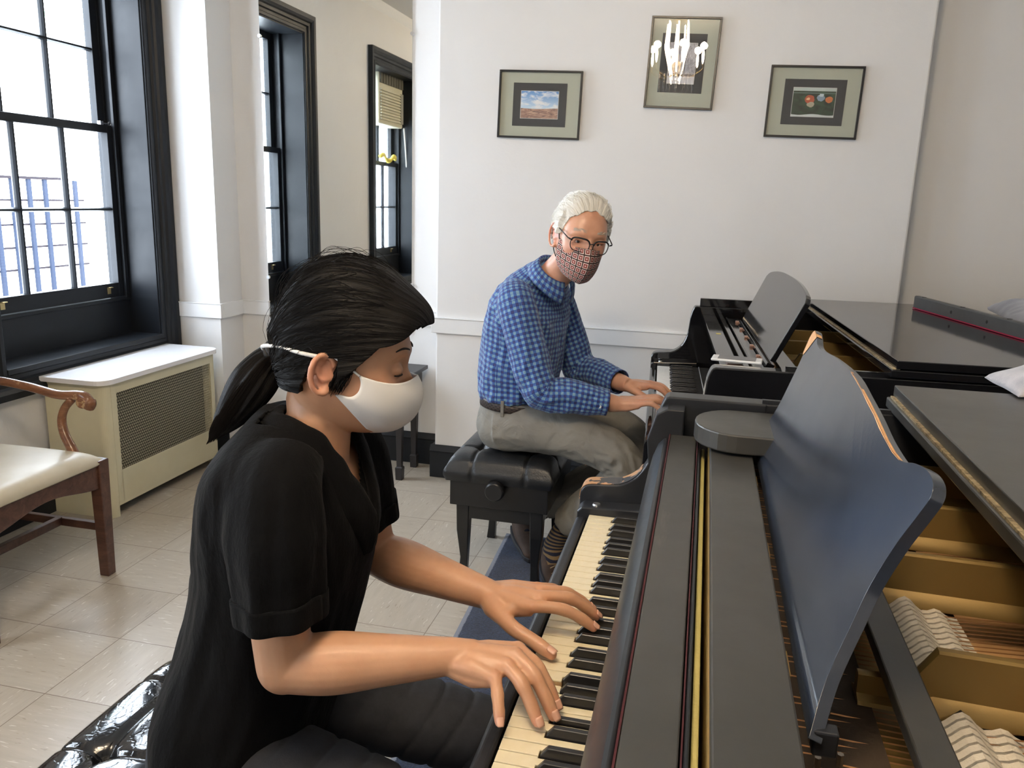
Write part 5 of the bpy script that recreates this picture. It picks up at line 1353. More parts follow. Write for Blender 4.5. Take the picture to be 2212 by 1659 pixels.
# brow and lashes
hb = M('brow_hair', (0.02, 0.014, 0.012), 0.7)
for s in (1, -1):
    pts = [HW.w(*(HW.surf(dirs(s * R(a), R(e))) + Vector((0.0012, 0, 0)))) for a, e in ((12, 25.5), (18, 26.3), (25, 26.6), (32, 25.8), (39, 23.8))]
    g = G().tube(smooth_path([tuple(p) for p in pts], 16), [0.0014 * math.sin(PI * (0.12 + 0.8 * i / 16)) + 0.0003 for i in range(17)], 6); g.obj('eyebrow', hb, wm, smooth=True)
    pts = [HW.w(0.0775 + 0.0118 * math.cos(R(a)) * 0.98, s * 0.031 + 0.0128 * math.sin(R(a)), 0.0225 + 0.0015 * math.cos(R(a) * 2)) for a in range(-75, 80, 15)]
    G().tube([tuple(p) for p in pts], 0.0011, 6).obj('eyelashes', hb, wm, smooth=True)
# mask
cloth = M('white_mask_cloth', (0.80, 0.79, 0.77), 0.8, bump=0.06, bscale=500, sheen=0.2)
Cw = [(0.108, 0.024), (0.120, 0.010), (0.126, -0.012), (0.121, -0.040), (0.100, -0.066), (0.068, -0.080)]
Sw = [(0.036, 0.0745, 0.014), (0.042, 0.0735, 0.004), (0.042, 0.0725, -0.010), (0.034, 0.071, -0.020), (0.020, 0.070, -0.022), (0.013, 0.069, -0.024)]
def mxw(v, cx, cz, sx_, sy, sz):
    return (cx * 0.80 + 0.010 + (0.004 if v > .7 else 0), 0.071 - 0.008 * v, cz * 0.62 + sz * 0.38 - 0.012 * math.sin(PI * min(1, v * 1.2)) - (0.012 * (1 - v)))
gm = mask_surface(HW, Cw, Sw, mxw)
mk = gm.obj('face_mask', cloth, wm, smooth=True, solid=0.0022)
for s in (1, -1):
    q = smooth_path([tuple(HW.w(0.038, s * 0.0755, 0.013)), tuple(HW.w(0.016, s * 0.078, 0.022)), tuple(HW.w(-0.002, s * 0.083, 0.029))], 8)
    G().tube(q, 0.0017, 6).obj('strap', cloth, mk, smooth=True)
    q = smooth_path([tuple(HW.w(-0.018, s * 0.088, 0.024)), tuple(HW.w(-0.045, s * 0.084, 0.020)), tuple(HW.w(-0.080, s * 0.062, 0.014)), tuple(HW.w(-0.108, s * 0.028, 0.0)), tuple(HW.w(-0.112, s * 0.01, -0.008))], 16)
    G().tube(q, [0.0028] * 17, 8).obj('strap', cloth, mk, smooth=True)
# hair: strands run from the hairline round to the tie
hairw = hair_mat('black_hair', (0.0015, 0.0011, 0.001), (0.006, 0.0043, 0.0034), 0.42, 0.22)
T = Vector((-0.93, 0, -0.36)).normalized()
A1 = Vector((0, 1, 0)); A2 = T.cross(A1).normalized()
def hair_pt(az, la, extra=0.0):
    d = T * math.cos(la) + (A1 * math.cos(az) + A2 * math.sin(az)) * math.sin(la)
    p = HW.surf(tuple(d)); n = Vector((p.x / 0.010, p.y / 0.0074, p.z / 0.0125)); n.normalize()
    up = max(0, d.z)
    th_ = 0.010 + 0.024 * up ** 1.3 + 0.003 * max(0, -d.x) 
    # swept fringe bulges forward over the forehead
    th_ += 0.020 * math.exp(-((p.x - 0.082) / 0.032) ** 2 - ((p.z - 0.090) / 0.034) ** 2)
    rid = 0.0022 * mn.noise(Vector((az * 9, la * 1.2, 3))) + 0.0012 * mn.noise(Vector((az * 30, la * 2.0, 7)))
    k = min(1, la / 0.35); th_ = th_ * (0.4 + 0.6 * k)
    return p + n * (th_ + rid + extra), d, p
def hair_s(p):
    x, y, z = p; w_ = min(1, max(0, (x - 0.004) / 0.008))
    zt = pwl([(-0.12, -0.056), (-0.032, -0.036), (-0.026, 0.018), (0.004, 0.026), (0.011, 0.030), (0.045, 0.078), (0.12, 0.080)], x)
    return z - zt + w_ * 0.9 * max(0, abs(y) - 0.035)
def face_cut(p):
    """True where there is skin, not hair"""
    return hair_s(p) < 0
def face_cut_old(p):
    x, y, z = p
    ay = abs(y)
    hl = 0.060 + 0.010 * (ay / 0.05) - 0.0 * x
    if x > 0.045 and z < 0.078 - 0.9 * max(0, ay - 0.035): return True
    if 0.006 < x <= 0.045 and z < 0.078 - 0.9 * max(0, ay - 0.035) - (0.045 - x) * 1.35: return True
    if x <= 0.006 and z < -0.055: return True
    if -0.02 < x <= 0.006 and z < 0.026: return True
    if x < -0.02 and z < -0.034 + 0.25 * (x + 0.02): return True
    return False
nu, nv = 360, 190; V = []; UV = []; keep = []
for j in range(nv + 1):
    la = PI * j / nv
    for i in range(nu + 1):
        az = 2 * PI * (i % nu) / nu; q, d, p = hair_pt(az, la)
        V.append(HW.w(*q)); UV.append((i / nu, j / nv)); keep.append(hair_s(p))
F = [(j * (nu + 1) + i, j * (nu + 1) + i + 1, (j + 1) * (nu + 1) + i + 1, (j + 1) * (nu + 1) + i) for j in range(nv) for i in range(nu)]
V, UV, F = clip_mesh(V, UV, keep, F)
g = G().add(V, F, UV)
hr = g.obj('hair', hairw, wm, smooth=True, solid=0.0)
md = hr.modifiers.new('solid', 'SOLIDIFY'); md.thickness = 0.010; md.offset = -1
rnd = random.Random(11)
def strand_tubes(g, fn, n, rad=0.00042, seg=12):
    for k in range(n):
        P = fn()
        if P: g.tube(P, [rad] * (len(P) - 1) + [rad * 0.3], 3, False)
def wstrand():
    az = rnd.uniform(0, 2 * PI); a0 = rnd.uniform(0.5, 2.3); a1 = max(0.12, a0 - rnd.uniform(0.5, 1.1)); lift = rnd.uniform(0.0005, 0.0032); P = []
    w_ = rnd.uniform(-0.12, 0.12)
    for k in range(11):
        t = k / 10; la = a0 + (a1 - a0) * t; q, d, p = hair_pt(az + w_ * math.sin(PI * t), la, lift * math.sin(PI * (0.15 + 0.8 * t)))
        if face_cut(p): return None
        P.append(tuple(HW.w(*q)))
    return P
g = G(); strand_tubes(g, wstrand, 1300)
def fly():                                                        # stray hairs over the crown and forehead
    az = rnd.uniform(PI * 1.05, PI * 1.95) if rnd.random() < 2 else 0
    a0 = rnd.uniform(1.2, 2.15); P = []; h = rnd.uniform(0.004, 0.016); a1 = a0 - rnd.uniform(0.3, 0.8)
    for k in range(11):
        t = k / 10; q, d, p = hair_pt(az + 0.2 * t * rnd.uniform(-.2, .2), a0 + (a1 - a0) * t, h * math.sin(PI * t) + 0.001)
        if face_cut(p): return None
        P.append(tuple(HW.w(*q)))
    return P
strand_tubes(g, fly, 90, 0.0003)
for s in (-1, 1):                                                 # short wisps in front of the ear and at the nape
    for k in range(120):
        x = rnd.uniform(0.008, 0.030); z0 = 0.03 - (x - 0.008) * 0.3; L = rnd.uniform(0.03, 0.062) - (x - 0.008) * 0.9
        P = [];
        for q in range(7):
            t = q / 6; z = z0 - L * t; P.append(tuple(HW.w(x - 0.006 * t + 0.002 * math.sin(3 * t + k), s * (0.0765 - 0.002 * t + rnd.uniform(0, 0.0015)), z)))
        g.tube(P, [0.0006] * 6 + [0.0002], 3, False)
o = g.obj('hair_strands', M('black_strand', (0.004, 0.003, 0.0025), 0.5, spec=0.2), hr); o.matrix_parent_inverse = Matrix.Identity(4)
tie = Vector((-0.590, 1.045, 1.172))
g = G()
tdir = Vector((-0.75, -0.1, -0.62)).normalized(); uu = tdir.orthogonal().normalized(); ww = tdir.cross(uu)
for q in range(3):
    c_ = tie + tdir * (0.006 * q - 0.004); g.tube([tuple(c_ + (uu * math.cos(a) + ww * math.sin(a)) * 0.0185) for a in [2 * PI * k / 20 for k in range(21)]], 0.0042, 8, False)
g.obj('hair_tie', M('black_elastic', (0.012, 0.012, 0.013), 0.8), hr, smooth=True).matrix_parent_inverse = Matrix.Identity(4)
pc = [tuple(tie - tdir * 0.006), tuple(tie + tdir * 0.018), (-0.622, 1.035, 1.132), (-0.640, 1.022, 1.100), (-0.656, 1.008, 1.072), (-0.668, 0.998, 1.050)]
def pdisp(th, v, q): return 0.0040 * mn.noise(Vector((math.cos(th) * 3.5, math.sin(th) * 3.5, v * 1.5))) + 0.0022 * mn.noise(Vector((math.cos(th) * 11, math.sin(th) * 11, v * 2.0)))
g = G(); loft(g, pc, [0.015, 0.025, 0.034, 0.031, 0.020, 0.004], [0.015, 0.024, 0.031, 0.028, 0.018, 0.004], (0, 1, 0), 90, 50, 2, pdisp, cap=True)
for k in range(len(g.uv)):
    g.uv[k] = [(u * 5, v * 2) for u, v in g.uv[k]]
pt = g.obj('ponytail', hairw, wm, smooth=True)
g = G()
for k in range(750):
    a = rnd.uniform(0, 2 * PI); rr = rnd.uniform(0.85, 1.13); sp = rnd.uniform(-.3, .3); e = rnd.uniform(0.75, 1.08); P = []
    for q in range(13):
        t = q / 12 * e; s_ = min(t, 1) * 5; c_ = Vector(cr(pc, s_)); r1 = float(cr([[x] for x in (0.015, 0.024, 0.034, 0.032, 0.024, 0.010)], s_)[0]) * rr
        if t > 1: c_ = c_ + Vector((-0.05, -0.04, -0.09)) * (t - 1)
        P.append(tuple(c_ + Vector((math.cos(a + sp * t) * 0.75, math.sin(a + sp * t), 0.35 * math.cos(a + sp * t))) * r1))
    g.tube(P, [0.0005] * 12 + [0.0002], 3, False)
g.obj('ponytail_strands', M('black_strand_2', (0.006, 0.004, 0.003), 0.5, spec=0.2), pt).matrix_parent_inverse = Matrix.Identity(4)
# clothing
knit, nt, bs = new_mat('black_knit'); bs.inputs['Base Color'].default_value = (0.0035, 0.0035, 0.004, 1); bs.inputs['Roughness'].default_value = 0.9; bs.inputs['Specular IOR Level'].default_value = 0.12; bs.inputs['Sheen Weight'].default_value = 0.03; bs.inputs['Sheen Roughness'].default_value = 0.4
bump_(nt, bs, noise_(nt, coord(nt, 'Object', (1, 1, 0.35)), 60, 5, 0.7).outputs[0], 0.5, 0.006)
def trunk(off, fold=True):
    g = G()
    fd = folds(0.0045, 2.3, 3.0, 4.2) if fold else None
    def disp(th, v, q):
        d = fd(th, v, q)
        # long drape folds falling from the bust and pooling at the waist
        d += 0.006 * math.sin(9 * th + 5 * v + 2 * mn.noise(Vector((th, v * 3, 0)))) * max(0, 0.75 - v) * 0.8
        d += 0.008 * math.exp(-((v - 0.22) / 0.05) ** 2) * (0.5 + mn.noise(Vector((math.cos(th) * 2, math.sin(th) * 2, 9)))) 
        return d * (1 if v < 0.8 else max(0.2, 1 - (v - 0.8) * 4))
    loft(g, [(-0.645, 1.02, 0.512), (-0.645, 1.02, 0.55), (-0.638, 1.02, 0.62), (-0.606, 1.02, 0.73), (-0.578, 1.02, 0.84), (-0.565, 1.02, 0.925), (-0.560, 1.02, 0.985), (-0.555, 1.024, 1.03), (-0.552, 1.028, 1.068), (-0.548, 1.03, 1.092)],
         [0.190, 0.192, 0.178, 0.150, 0.148, 0.158, 0.166, 0.160, 0.112, 0.060], [0.112, 0.114, 0.116, 0.113, 0.115, 0.115, 0.102, 0.082, 0.060, 0.048], (0, 1, 0), 130, 110, 2.15, disp, off, cap=True)
    return g
g = trunk(0.003)
SRs, ERs = SR + Vector((0.014, -0.004, 0.0)), ER + Vector((0.002, 0, 0)); SLs, ELs = SL + Vector((0.004, 0, 0)), EL + Vector((0, 0, 0))
def slv(g, S, E, sc=1.0, seed=1.0, long=1.0):
    D = E - S; e = S + D * long
    P = [tuple(S + Vector((-0.012, (1.025 - S.y) * 0.42, 0.030))), tuple(S + Vector((-0.004, (1.025 - S.y) * 0.10, 0.006))), tuple(S + D * 0.22), tuple(S + D * 0.48), tuple(e)]
    fd = folds(0.0065, 1.7, 0.8, seed)
    def disp(th, v, q): return fd(th, v, q) * min(1, v * 1.6) + 0.0035 * math.sin(7 * th + seed) * v
    loft(g, P, [r * sc for r in (0.050, 0.058, 0.062, 0.057, 0.052)], [r * sc for r in (0.040, 0.054, 0.060, 0.060, 0.060)], (1, 0, 0), 90, 60, 2, disp, cap=True)
slv(g, SRs, ERs, 1.0, 3.0, 0.68); slv(g, SLs, ELs, 0.92, 8.0, 0.66)
dR, dL = (ERs - SRs).normalized(), (ELs - SLs).normalized(); eRs, eLs = SRs + (ERs - SRs) * 0.68, SLs + (ELs - SLs) * 0.66
def shirt_cut(c, n):
    if c.x > -0.575 and abs(c.y - 1.030) < 0.010 + (c.z - 0.985) * 0.66 and c.z > 0.985: return True
    if (c - Vector((-0.536, 1.03, 1.10))).length < 0.038 and c.z > 1.070: return True
    for e, d in ((eRs, dR), (eLs, dL)):
        if (c - e).length < 0.075 and (c - e).dot(d) > -0.006 and n.dot(d) > 0.55: return True
    return False
top = cloth_bake(g, 'shirt', knit, wm, 0.0042, 3, shirt_cut, 0.003)
for (S, E, lg, sc) in ((SRs, ERs, 0.68, 0.99), (SLs, ELs, 0.66, 0.92)):   # ribbed cuffs
    D = (E - S); g = G(); loft(g, [tuple(S + D * (lg - 0.13)), tuple(S + D * (lg - 0.02)), tuple(S + D * (lg + 0.008))], [0.0575 * sc, 0.0565 * sc, 0.0555 * sc], [0.0625 * sc, 0.0625 * sc, 0.0615 * sc], (1, 0, 0), 80, 10, 2, lambda th, v, q: 0.004 * math.sin(7 * th + (3 if sc > .95 else 8)) * 0.75)
    g.obj('cuff', knit, top, smooth=True, solid=0.005).matrix_parent_inverse = Matrix.Identity(4)
# shawl collar: flattened band from the nape down each side of the V
for s in (-1, 1):
    cpts = [(-0.588, 1.03 - s * 0.014, 1.090), (-0.574, 1.03 + s * 0.040, 1.092), (-0.538, 1.03 + s * 0.062, 1.086), (-0.505, 1.03 + s * 0.064, 1.068), (-0.484, 1.03 + s * 0.060, 1.035), (-0.466, 1.03 + s * 0.048, 0.998), (-0.450, 1.03 + s * 0.032, 0.962), (-0.442, 1.03 + s * 0.012, 0.925), (-0.446, 1.03 + s * 0.004, 0.89)]
    g = G(); loft(g, cpts, [0.014, 0.018, 0.022, 0.026, 0.030, 0.031, 0.028, 0.022, 0.012], [0.006, 0.007, 0.008, 0.009, 0.009, 0.009, 0.009, 0.008, 0.006], (-0.35, s * 0.8, -0.1), 24, 60, 2, lambda th, v, q: 0.002 * mn.noise(Vector((v * 14, math.cos(th) * 2, s))), cap=True)
    g.obj('collar', knit, top, smooth=True).matrix_parent_inverse = Matrix.Identity(4)
denim, nt, bs = new_mat('dark_denim'); c = ramp(nt, noise_(nt, coord(nt), 20, 5, 0.7).outputs[0], [(0.3, (0.012, 0.013, 0.017)), (0.7, (0.026, 0.028, 0.036))]); nt.links.new(c.outputs[0], bs.inputs['Base Color']); bs.inputs['Roughness'].default_value = 0.85
bump_(nt, bs, noise_(nt, coord(nt), 500, 2, 0.6).outputs[0], 0.4, 0.001)
g = G()
loft(g, [(-0.66, 1.02, 0.520), (-0.655, 1.02, 0.58), (-0.645, 1.02, 0.66)], [0.17, 0.175, 0.150], [0.115, 0.118, 0.105], (0, 1, 0), 60, 14, 2.2, cap=True)
for s in (1, -1):
    def jd(th, v, q):
        r = 0
        for k in range(9):
            r -= 0.0035 * math.exp(-((v - 0.10 - 0.062 * k - 0.035 * math.sin(th)) / 0.0065) ** 2)
        return r + 0.0025 * mn.noise(Vector((v * 8, math.cos(th), s)))
    P = [(-0.66, 1.02 + s * 0.080, 0.580), (-0.50, 1.02 + s * 0.098, 0.568), (-0.36, 1.02 + s * 0.110, 0.548), (-0.245, 1.02 + s * 0.116, 0.518), (-0.205, 1.02 + s * 0.116, 0.46), (-0.20, 1.02 + s * 0.11, 0.35), (-0.185, 1.02 + s * 0.10, 0.10)]
    loft(g, P, [0.088, 0.080, 0.073, 0.066, 0.060, 0.058, 0.046], [0.072, 0.068, 0.062, 0.057, 0.055, 0.055, 0.045], (0, 1, 0), 60, 320, 2, jd)
g.obj('trousers', denim, wm, smooth=True)
shoeb = M('black_shoe', (0.012, 0.012, 0.012), 0.35)
def shoe(root, heel, toe, mat, w=0.043, nm='shoe', sole=None, up=0.085, tilt=None):
    H0, T0 = Vector(heel), Vector(toe); d = (T0 - H0); L = d.length; d.normalize(); g = G()
    up_ = Vector((0, 0, 1)); sd = up_.cross(d).normalized(); up_ = d.cross(sd)
    rows = []; n = 16
    for k in range(n + 1):
        t = k / n; wd = w * (0.72 + 0.28 * math.sin(PI * min(1, t * 1.25 + 0.05))) * (1 if t < 0.85 else math.sqrt(max(0.05, 1 - ((t - 0.85) / 0.16) ** 2)))
        if t < 0.06: wd *= math.sqrt(0.25 + 0.75 * t / 0.06)
        ht = up * (1.0 if t < 0.28 else max(0.42, 1.0 - (t - 0.28) * 1.25)); 
        if t > 0.85: ht *= (1 - 0.45 * ((t - 0.85) / 0.15) ** 2)
        ring = []
        for j in range(20):
            a = 2 * PI * j / 20; c_, s_ = math.cos(a), math.sin(a)
            ring.append(H0 + d * (L * t) + sd * (wd * math.copysign(abs(c_) ** 0.8, c_)) + up_ * (ht * 0.5 + ht * 0.5 * math.copysign(abs(s_) ** 0.75, s_)))
        rows.append(ring)
    V = [p for r in rows for p in r]; F = [(k * 20 + j, k * 20 + (j + 1) % 20, (k + 1) * 20 + (j + 1) % 20, (k + 1) * 20 + j) for k in range(n) for j in range(20)] + [tuple(range(20))[::-1], tuple(n * 20 + j for j in range(20))]
    g.add(V, F); o = g.obj(nm, mat, root, smooth=True)
    if sole:
        g = G(); out = []
        for k in range(n + 1):
            t = k / n; wd = (w + 0.004) * (0.74 + 0.26 * math.sin(PI * min(1, t * 1.25 + 0.05))) * (1 if t < 0.85 else math.sqrt(max(0.02, 1 - ((t - 0.85) / 0.17) ** 2)))
            out.append((t, wd))
        V = []
        for z in (-0.006, 0.010):
            for t, wd in out: V.append(H0 + d * (L * t * 1.01) + sd * wd + up_ * z)
            for t, wd in out[::-1]: V.append(H0 + d * (L * t * 1.01) - sd * wd + up_ * z)
        m = len(out) * 2; g.add(V, [tuple(range(m))[::-1], tuple(range(m, 2 * m))] + [(i, (i + 1) % m, m + (i + 1) % m, m + i) for i in range(m)])
        so = g.obj('sole', sole, o, bevel=0.002); so.matrix_parent_inverse = Matrix.Identity(4)
    return o
for s in (1, -1): shoe(wm, (-0.235, 1.02 + s * 0.10, 0.022), (-0.02, 1.02 + s * 0.11, 0.022), shoeb, 0.038)
# ======================= the man =======================
skinm = skin('skin_fair', (0.66, 0.36, 0.24), (0.56, 0.28, 0.18), (0.70, 0.24, 0.17), 0.36)
mn_ = thing('person', 'white-haired man in blue checked shirt, glasses and brown patterned mask at the farther piano', 'person', (-0.60, 2.80, 0))
MO = Vector((-0.404, 2.66, 1.275))
HM = Head(MO, R(-63), R(13), R(-8), 1.05, 0.0745, low=0.108)
g = G(); HM.mesh(g); HM.ear(g, -1, 1.1, 0.30); HM.ear(g, 1, 1.1, 0.3)
for s in (1, -1):
    for k in range(7):                                            # lids around the eye opening
        a = R(-60 + 20 * k)
        g.ell(HM.w(0.0795 + 0.0035 * math.cos(a), s * 0.032 + 0.0145 * math.sin(a), 0.0195 + 0.001 * math.cos(a)), (0.0052, 0.0060, 0.0044), 10, 8)
        g.ell(HM.w(0.0755 + 0.0035 * math.cos(a), s * 0.032 + 0.0140 * math.sin(a), 0.0050 - 0.001 * math.cos(a)), (0.0040, 0.0050, 0.0035), 10, 8)
# forehead furrow
g.tube([HM.w(-0.03, 0, -0.03), HM.w(-0.035, 0, -0.070), (-0.487, 2.730, 1.155), (-0.545, 2.79, 1.09)], [0.055, 0.053, 0.055, 0.058], 28)
loft(g, [(-0.64, 2.83, 0.54), (-0.63, 2.83, 0.66), (-0.62, 2.82, 0.80), (-0.60, 2.81, 0.95), (-0.57, 2.80, 1.05), (-0.55, 2.79, 1.10)], [0.12, 0.12, 0.12, 0.125, 0.11, 0.06], [0.085, 0.085, 0.085, 0.082, 0.065, 0.045], (0.1, 1, 0), 40, 30, 2.2, cap=True)
mSR, mER, mWR = Vector((-0.605, 2.635, 1.055)), Vector((-0.505, 2.585, 0.775)), Vector((-0.262, 2.640, 0.742))
mSL, mEL, mWL = Vector((-0.530, 2.955, 1.050)), Vector((-0.430, 2.985, 0.785)), Vector((-0.250, 2.835, 0.770))
arm(g, mSR, mER, mWR, 0.048, 0.042, 0.040, 0.030); arm(g, mSL, mEL, mWL, 0.048, 0.042, 0.040, 0.030)
m1 = [(-0.162, 2.705, 0.755), (-0.160, 2.683, 0.757), (-0.164, 2.660, 0.753), (-0.172, 2.640, 0.746)]
t1 = [(-0.080, 2.765, 0.722), (-0.070, 2.735, 0.724), (-0.075, 2.702, 0.724), (-0.095, 2.665, 0.720)]
h1 = [(-0.235, 2.675, 0.745), (-0.198, 2.722, 0.740), (-0.165, 2.760, 0.730), (-0.135, 2.785, 0.718)]
e1 = hand(g, mWR, m1, t1, h1, 0.0106, 0.014, palm_r=0.0145)
m2 = [(-0.158, 2.800, 0.777), (-0.152, 2.823, 0.779), (-0.154, 2.846, 0.776), (-0.162, 2.868, 0.768)]
t2 = [(-0.072, 2.806, 0.724), (-0.062, 2.838, 0.722), (-0.068, 2.868, 0.720), (-0.092, 2.905, 0.718)]
h2 = [(-0.225, 2.812, 0.762), (-0.190, 2.785, 0.750), (-0.160, 2.775, 0.738), (-0.125, 2.772, 0.722)]
e2 = hand(g, mWL, m2, t2, h2, 0.0106, 0.016, palm_r=0.0145)
# legs
KR, AR_ = (-0.200, 2.66, 0.525), (-0.475, 2.85, 0.125)
KL, AL_ = (-0.190, 2.97, 0.525), (-0.615, 3.06, 0.135)
g.tube([(-0.62, 2.74, 0.60), (-0.40, 2.69, 0.60), KR], [0.065, 0.058, 0.038], 20); g.tube([KR, (-0.32, 2.75, 0.35), AR_], [0.038, 0.040, 0.032], 18)
g.tube([(-0.62, 2.91, 0.60), (-0.40, 2.94, 0.60), KL], [0.065, 0.058, 0.038], 20); g.tube([KL, (-0.38, 3.0, 0.36), AL_], [0.038, 0.040, 0.032], 18)
g.tube([AR_, (-0.465, 2.81, 0.060), (-0.445, 2.75, 0.048)], [0.034, 0.030, 0.020], 14); g.tube([AL_, (-0.635, 3.035, 0.085), (-0.610, 2.98, 0.065)], [0.034, 0.030, 0.018], 14)
tin = [(HM.w(-0.008, -0.085, 0.01), 0.034, 0.75), (HM.w(-0.008, 0.085, 0.01), 0.034, 0.6), (HM.w(0.11, 0, -0.02), 0.022, 0.6), (HM.w(0.075, -0.04, -0.015), 0.025, 0.35), (HM.w(0.075, 0.04, -0.015), 0.025, 0.35)] + [(e[0], 0.013, 0.5) for e in e1 + e2] + [(Vector(m), 0.012, 0.3) for m in m1 + m2]
bodym = bake(g, 'body', skinm, mn_, 0.0032, 4, 0.5, tin)
nail_set(e1, Vector((0.1, -0.2, 1)), bodym, mn_); nail_set(e2, Vector((0.1, -0.2, 1)), bodym, mn_)
eyew = M('eye_white', (0.72, 0.68, 0.64), 0.2); iris = M('iris_dark', (0.03, 0.025, 0.02), 0.15)
look = Vector((0.93, 0.0, -0.10))
for s in (1, -1):
    c_ = HM.w(0.0705, s * 0.032, 0.0135)
    e = G().ell(c_, (0.0128,) * 3, 20, 14).obj('eye', eyew, mn_, smooth=True)
    dr = (HM.m.to_3x3() @ Vector((1, -0.12, -0.05))).normalized()
    G().ell(c_ + dr * 0.0088, (0.0058, 0.0058, 0.0058), 16, 10).obj('iris', iris, e, smooth=True).matrix_parent_inverse = Matrix.Identity(4)
browm = M('grey_brow', (0.55, 0.50, 0.44), 0.8); rnd = random.Random(4)
for s in (1, -1):
    g = G()
    for k in range(70):
        t = rnd.random(); az = R(11 + 30 * t); el = R(20.5 + 1.8 * math.sin(PI * t * 0.8) - 2.5 * t) + R(rnd.uniform(-1.6, 1.6))
        p = HM.surf(dirs(s * az, el)); q = HM.surf(dirs(s * (az + R(4.5)), el + R(1.2)))
        g.tube([tuple(HM.w(*(p + Vector((0.001, 0, 0))))), tuple(HM.w(*(q + Vector((0.0035, 0, 0)))))], [0.0006, 0.0002], 3, False)
    g.obj('eyebrow', browm, mn_)
# white hair swept back
hairm = hair_mat('white_hair', (0.62, 0.59, 0.52), (0.86, 0.84, 0.79), 0.55, 0.3)
A1 = Vector((0, 1, 0)); TM = Vector((-0.95, 0, -0.2)).normalized(); A2m = TM.cross(A1).normalized()
def mhair(az, la, extra=0.0):
    d = TM * math.cos(la) + (A1 * math.cos(az) + A2m * math.sin(az)) * math.sin(la)
    p = HM.surf(tuple(d)); n = Vector((p.x / 0.010, p.y / 0.0076, p.z / 0.0125)).normalized()
    th_ = 0.008 + 0.009 * max(0, d.z) ** 1.5 + 0.007 * abs(d.y) * (1 if d.z > -0.2 else 0.4)
    mg = p.z - (0.104 - 0.034 * (abs(p.y) / 0.06) ** 2) if p.x > 0.02 else 1.0
    th_ = th_ * (0.25 + 0.75 * min(1, max(0, mg) / 0.018))
    rid = 0.0028 * mn.noise(Vector((az * 7, la * 2.0, 5))) + 0.0018 * mn.noise(Vector((az * 24, la * 3.0, 1)))
    return p + n * (th_ + rid + extra), d, p
def mhair_s(p):
    x, y, z = p; hl = 0.104 - 0.034 * (min(abs(y), 0.075) / 0.06) ** 2 + 0.003 * mn.noise(Vector((y * 60, 0, 0)))
    if x > 0.040: zt = hl
    elif x > 0.012: zt = max(0.012, hl - (0.040 - x) * 2.2)
    else:
        e = max(0.012, hl - 0.0616); zt = pwl([(-0.12, -0.055), (-0.056, -0.046), (-0.046, 0.018), (0.004, 0.020), (0.012, e)], x)
    return z - zt
def mcut(p): return mhair_s(p) < 0
def mcut_old(p):
    x, y, z = p; ay = abs(y)
    hl = 0.104 - 0.034 * (ay / 0.06) ** 2 + 0.003 * mn.noise(Vector((y * 60, 0, 0)))
    if x > 0.040 and z < hl: return True
    if 0.012 < x <= 0.040 and z < hl - (0.040 - x) * 2.2: return True
    if -0.022 < x <= 0.012 and z < 0.020: return True
    if x <= -0.022 and z < -0.045: return True
    return False
nu, nv = 300, 150; V = []; UV = []; keep = []
for j in range(nv + 1):
    for i in range(nu + 1):
        q, d, p = mhair(2 * PI * (i % nu) / nu, PI * j / nv); V.append(HM.w(*q)); UV.append((i / nu, j / nv)); keep.append(mhair_s(p))
F = [(j * (nu + 1) + i, j * (nu + 1) + i + 1, (j + 1) * (nu + 1) + i + 1, (j + 1) * (nu + 1) + i) for j in range(nv) for i in range(nu)]
V, UV, F = clip_mesh(V, UV, keep, F)
hm = G().add(V, F, UV).obj('hair', hairm, mn_, smooth=True); md = hm.modifiers.new('solid', 'SOLIDIFY'); md.thickness = 0.007; md.offset = -1
g = G()
def mstrand():
    az = rnd.uniform(0, 2 * PI); a0 = rnd.uniform(0.4, 2.25); a1 = a0 - rnd.uniform(0.25, 0.6); lift = rnd.uniform(0.001, 0.009); P = []; w_ = rnd.uniform(-0.25, 0.25)
    for k in range(8):
        t = k / 7; q, d, p = mhair(az + w_ * t, a0 + (a1 - a0) * t, lift * t)
        if mcut(p) and t > 0.1: return None
        P.append(tuple(HM.w(*q)))
    return P
strand_tubes(g, mstrand, 1500, 0.0006)
g.obj('hair_strands', M('white_strand', (0.80, 0.78, 0.72), 0.5), hm).matrix_parent_inverse = Matrix.Identity(4)
# patterned mask
pm, nt, bs = new_mat('brown_square_print'); t = nt.nodes.new('ShaderNodeTexCoord'); sx = nt.nodes.new('ShaderNodeSeparateXYZ'); nt.links.new(t.outputs['UV'], sx.inputs[0])
def cellc(src, k): return math_(nt, 'MULTIPLY', math_(nt, 'ABSOLUTE', math_(nt, 'SUBTRACT', math_(nt, 'FRACT', math_(nt, 'MULTIPLY', src, k)), 0.5)), 2.0)
cu = cellc(sx.outputs[0], 12.0); cv = cellc(sx.outputs[1], 6.5); mxx = math_(nt, 'MAXIMUM', cu, cv)
r = ramp(nt, mxx, [(0.0, (0.60, 0.42, 0.38)), (0.20, (0.60, 0.42, 0.38)), (0.21, (0.22, 0.045, 0.035)), (0.60, (0.22, 0.045, 0.035)), (0.61, (0.70, 0.56, 0.50)), (0.79, (0.70, 0.56, 0.50)), (0.80, (0.045, 0.018, 0.014))], 'CONSTANT')
nt.links.new(r.outputs[0], bs.inputs['Base Color']); bs.inputs['Roughness'].default_value = 0.8
Cm = [(0.116, 0.004), (0.128, -0.020), (0.132, -0.048), (0.124, -0.074), (0.108, -0.098), (0.090, -0.114)]
Sm = [(0.030, 0.0745, 0.002), (0.028, 0.0745, -0.018), (0.026, 0.073, -0.040), (0.030, 0.070, -0.062), (0.038, 0.062, -0.080), (0.048, 0.050, -0.096)]
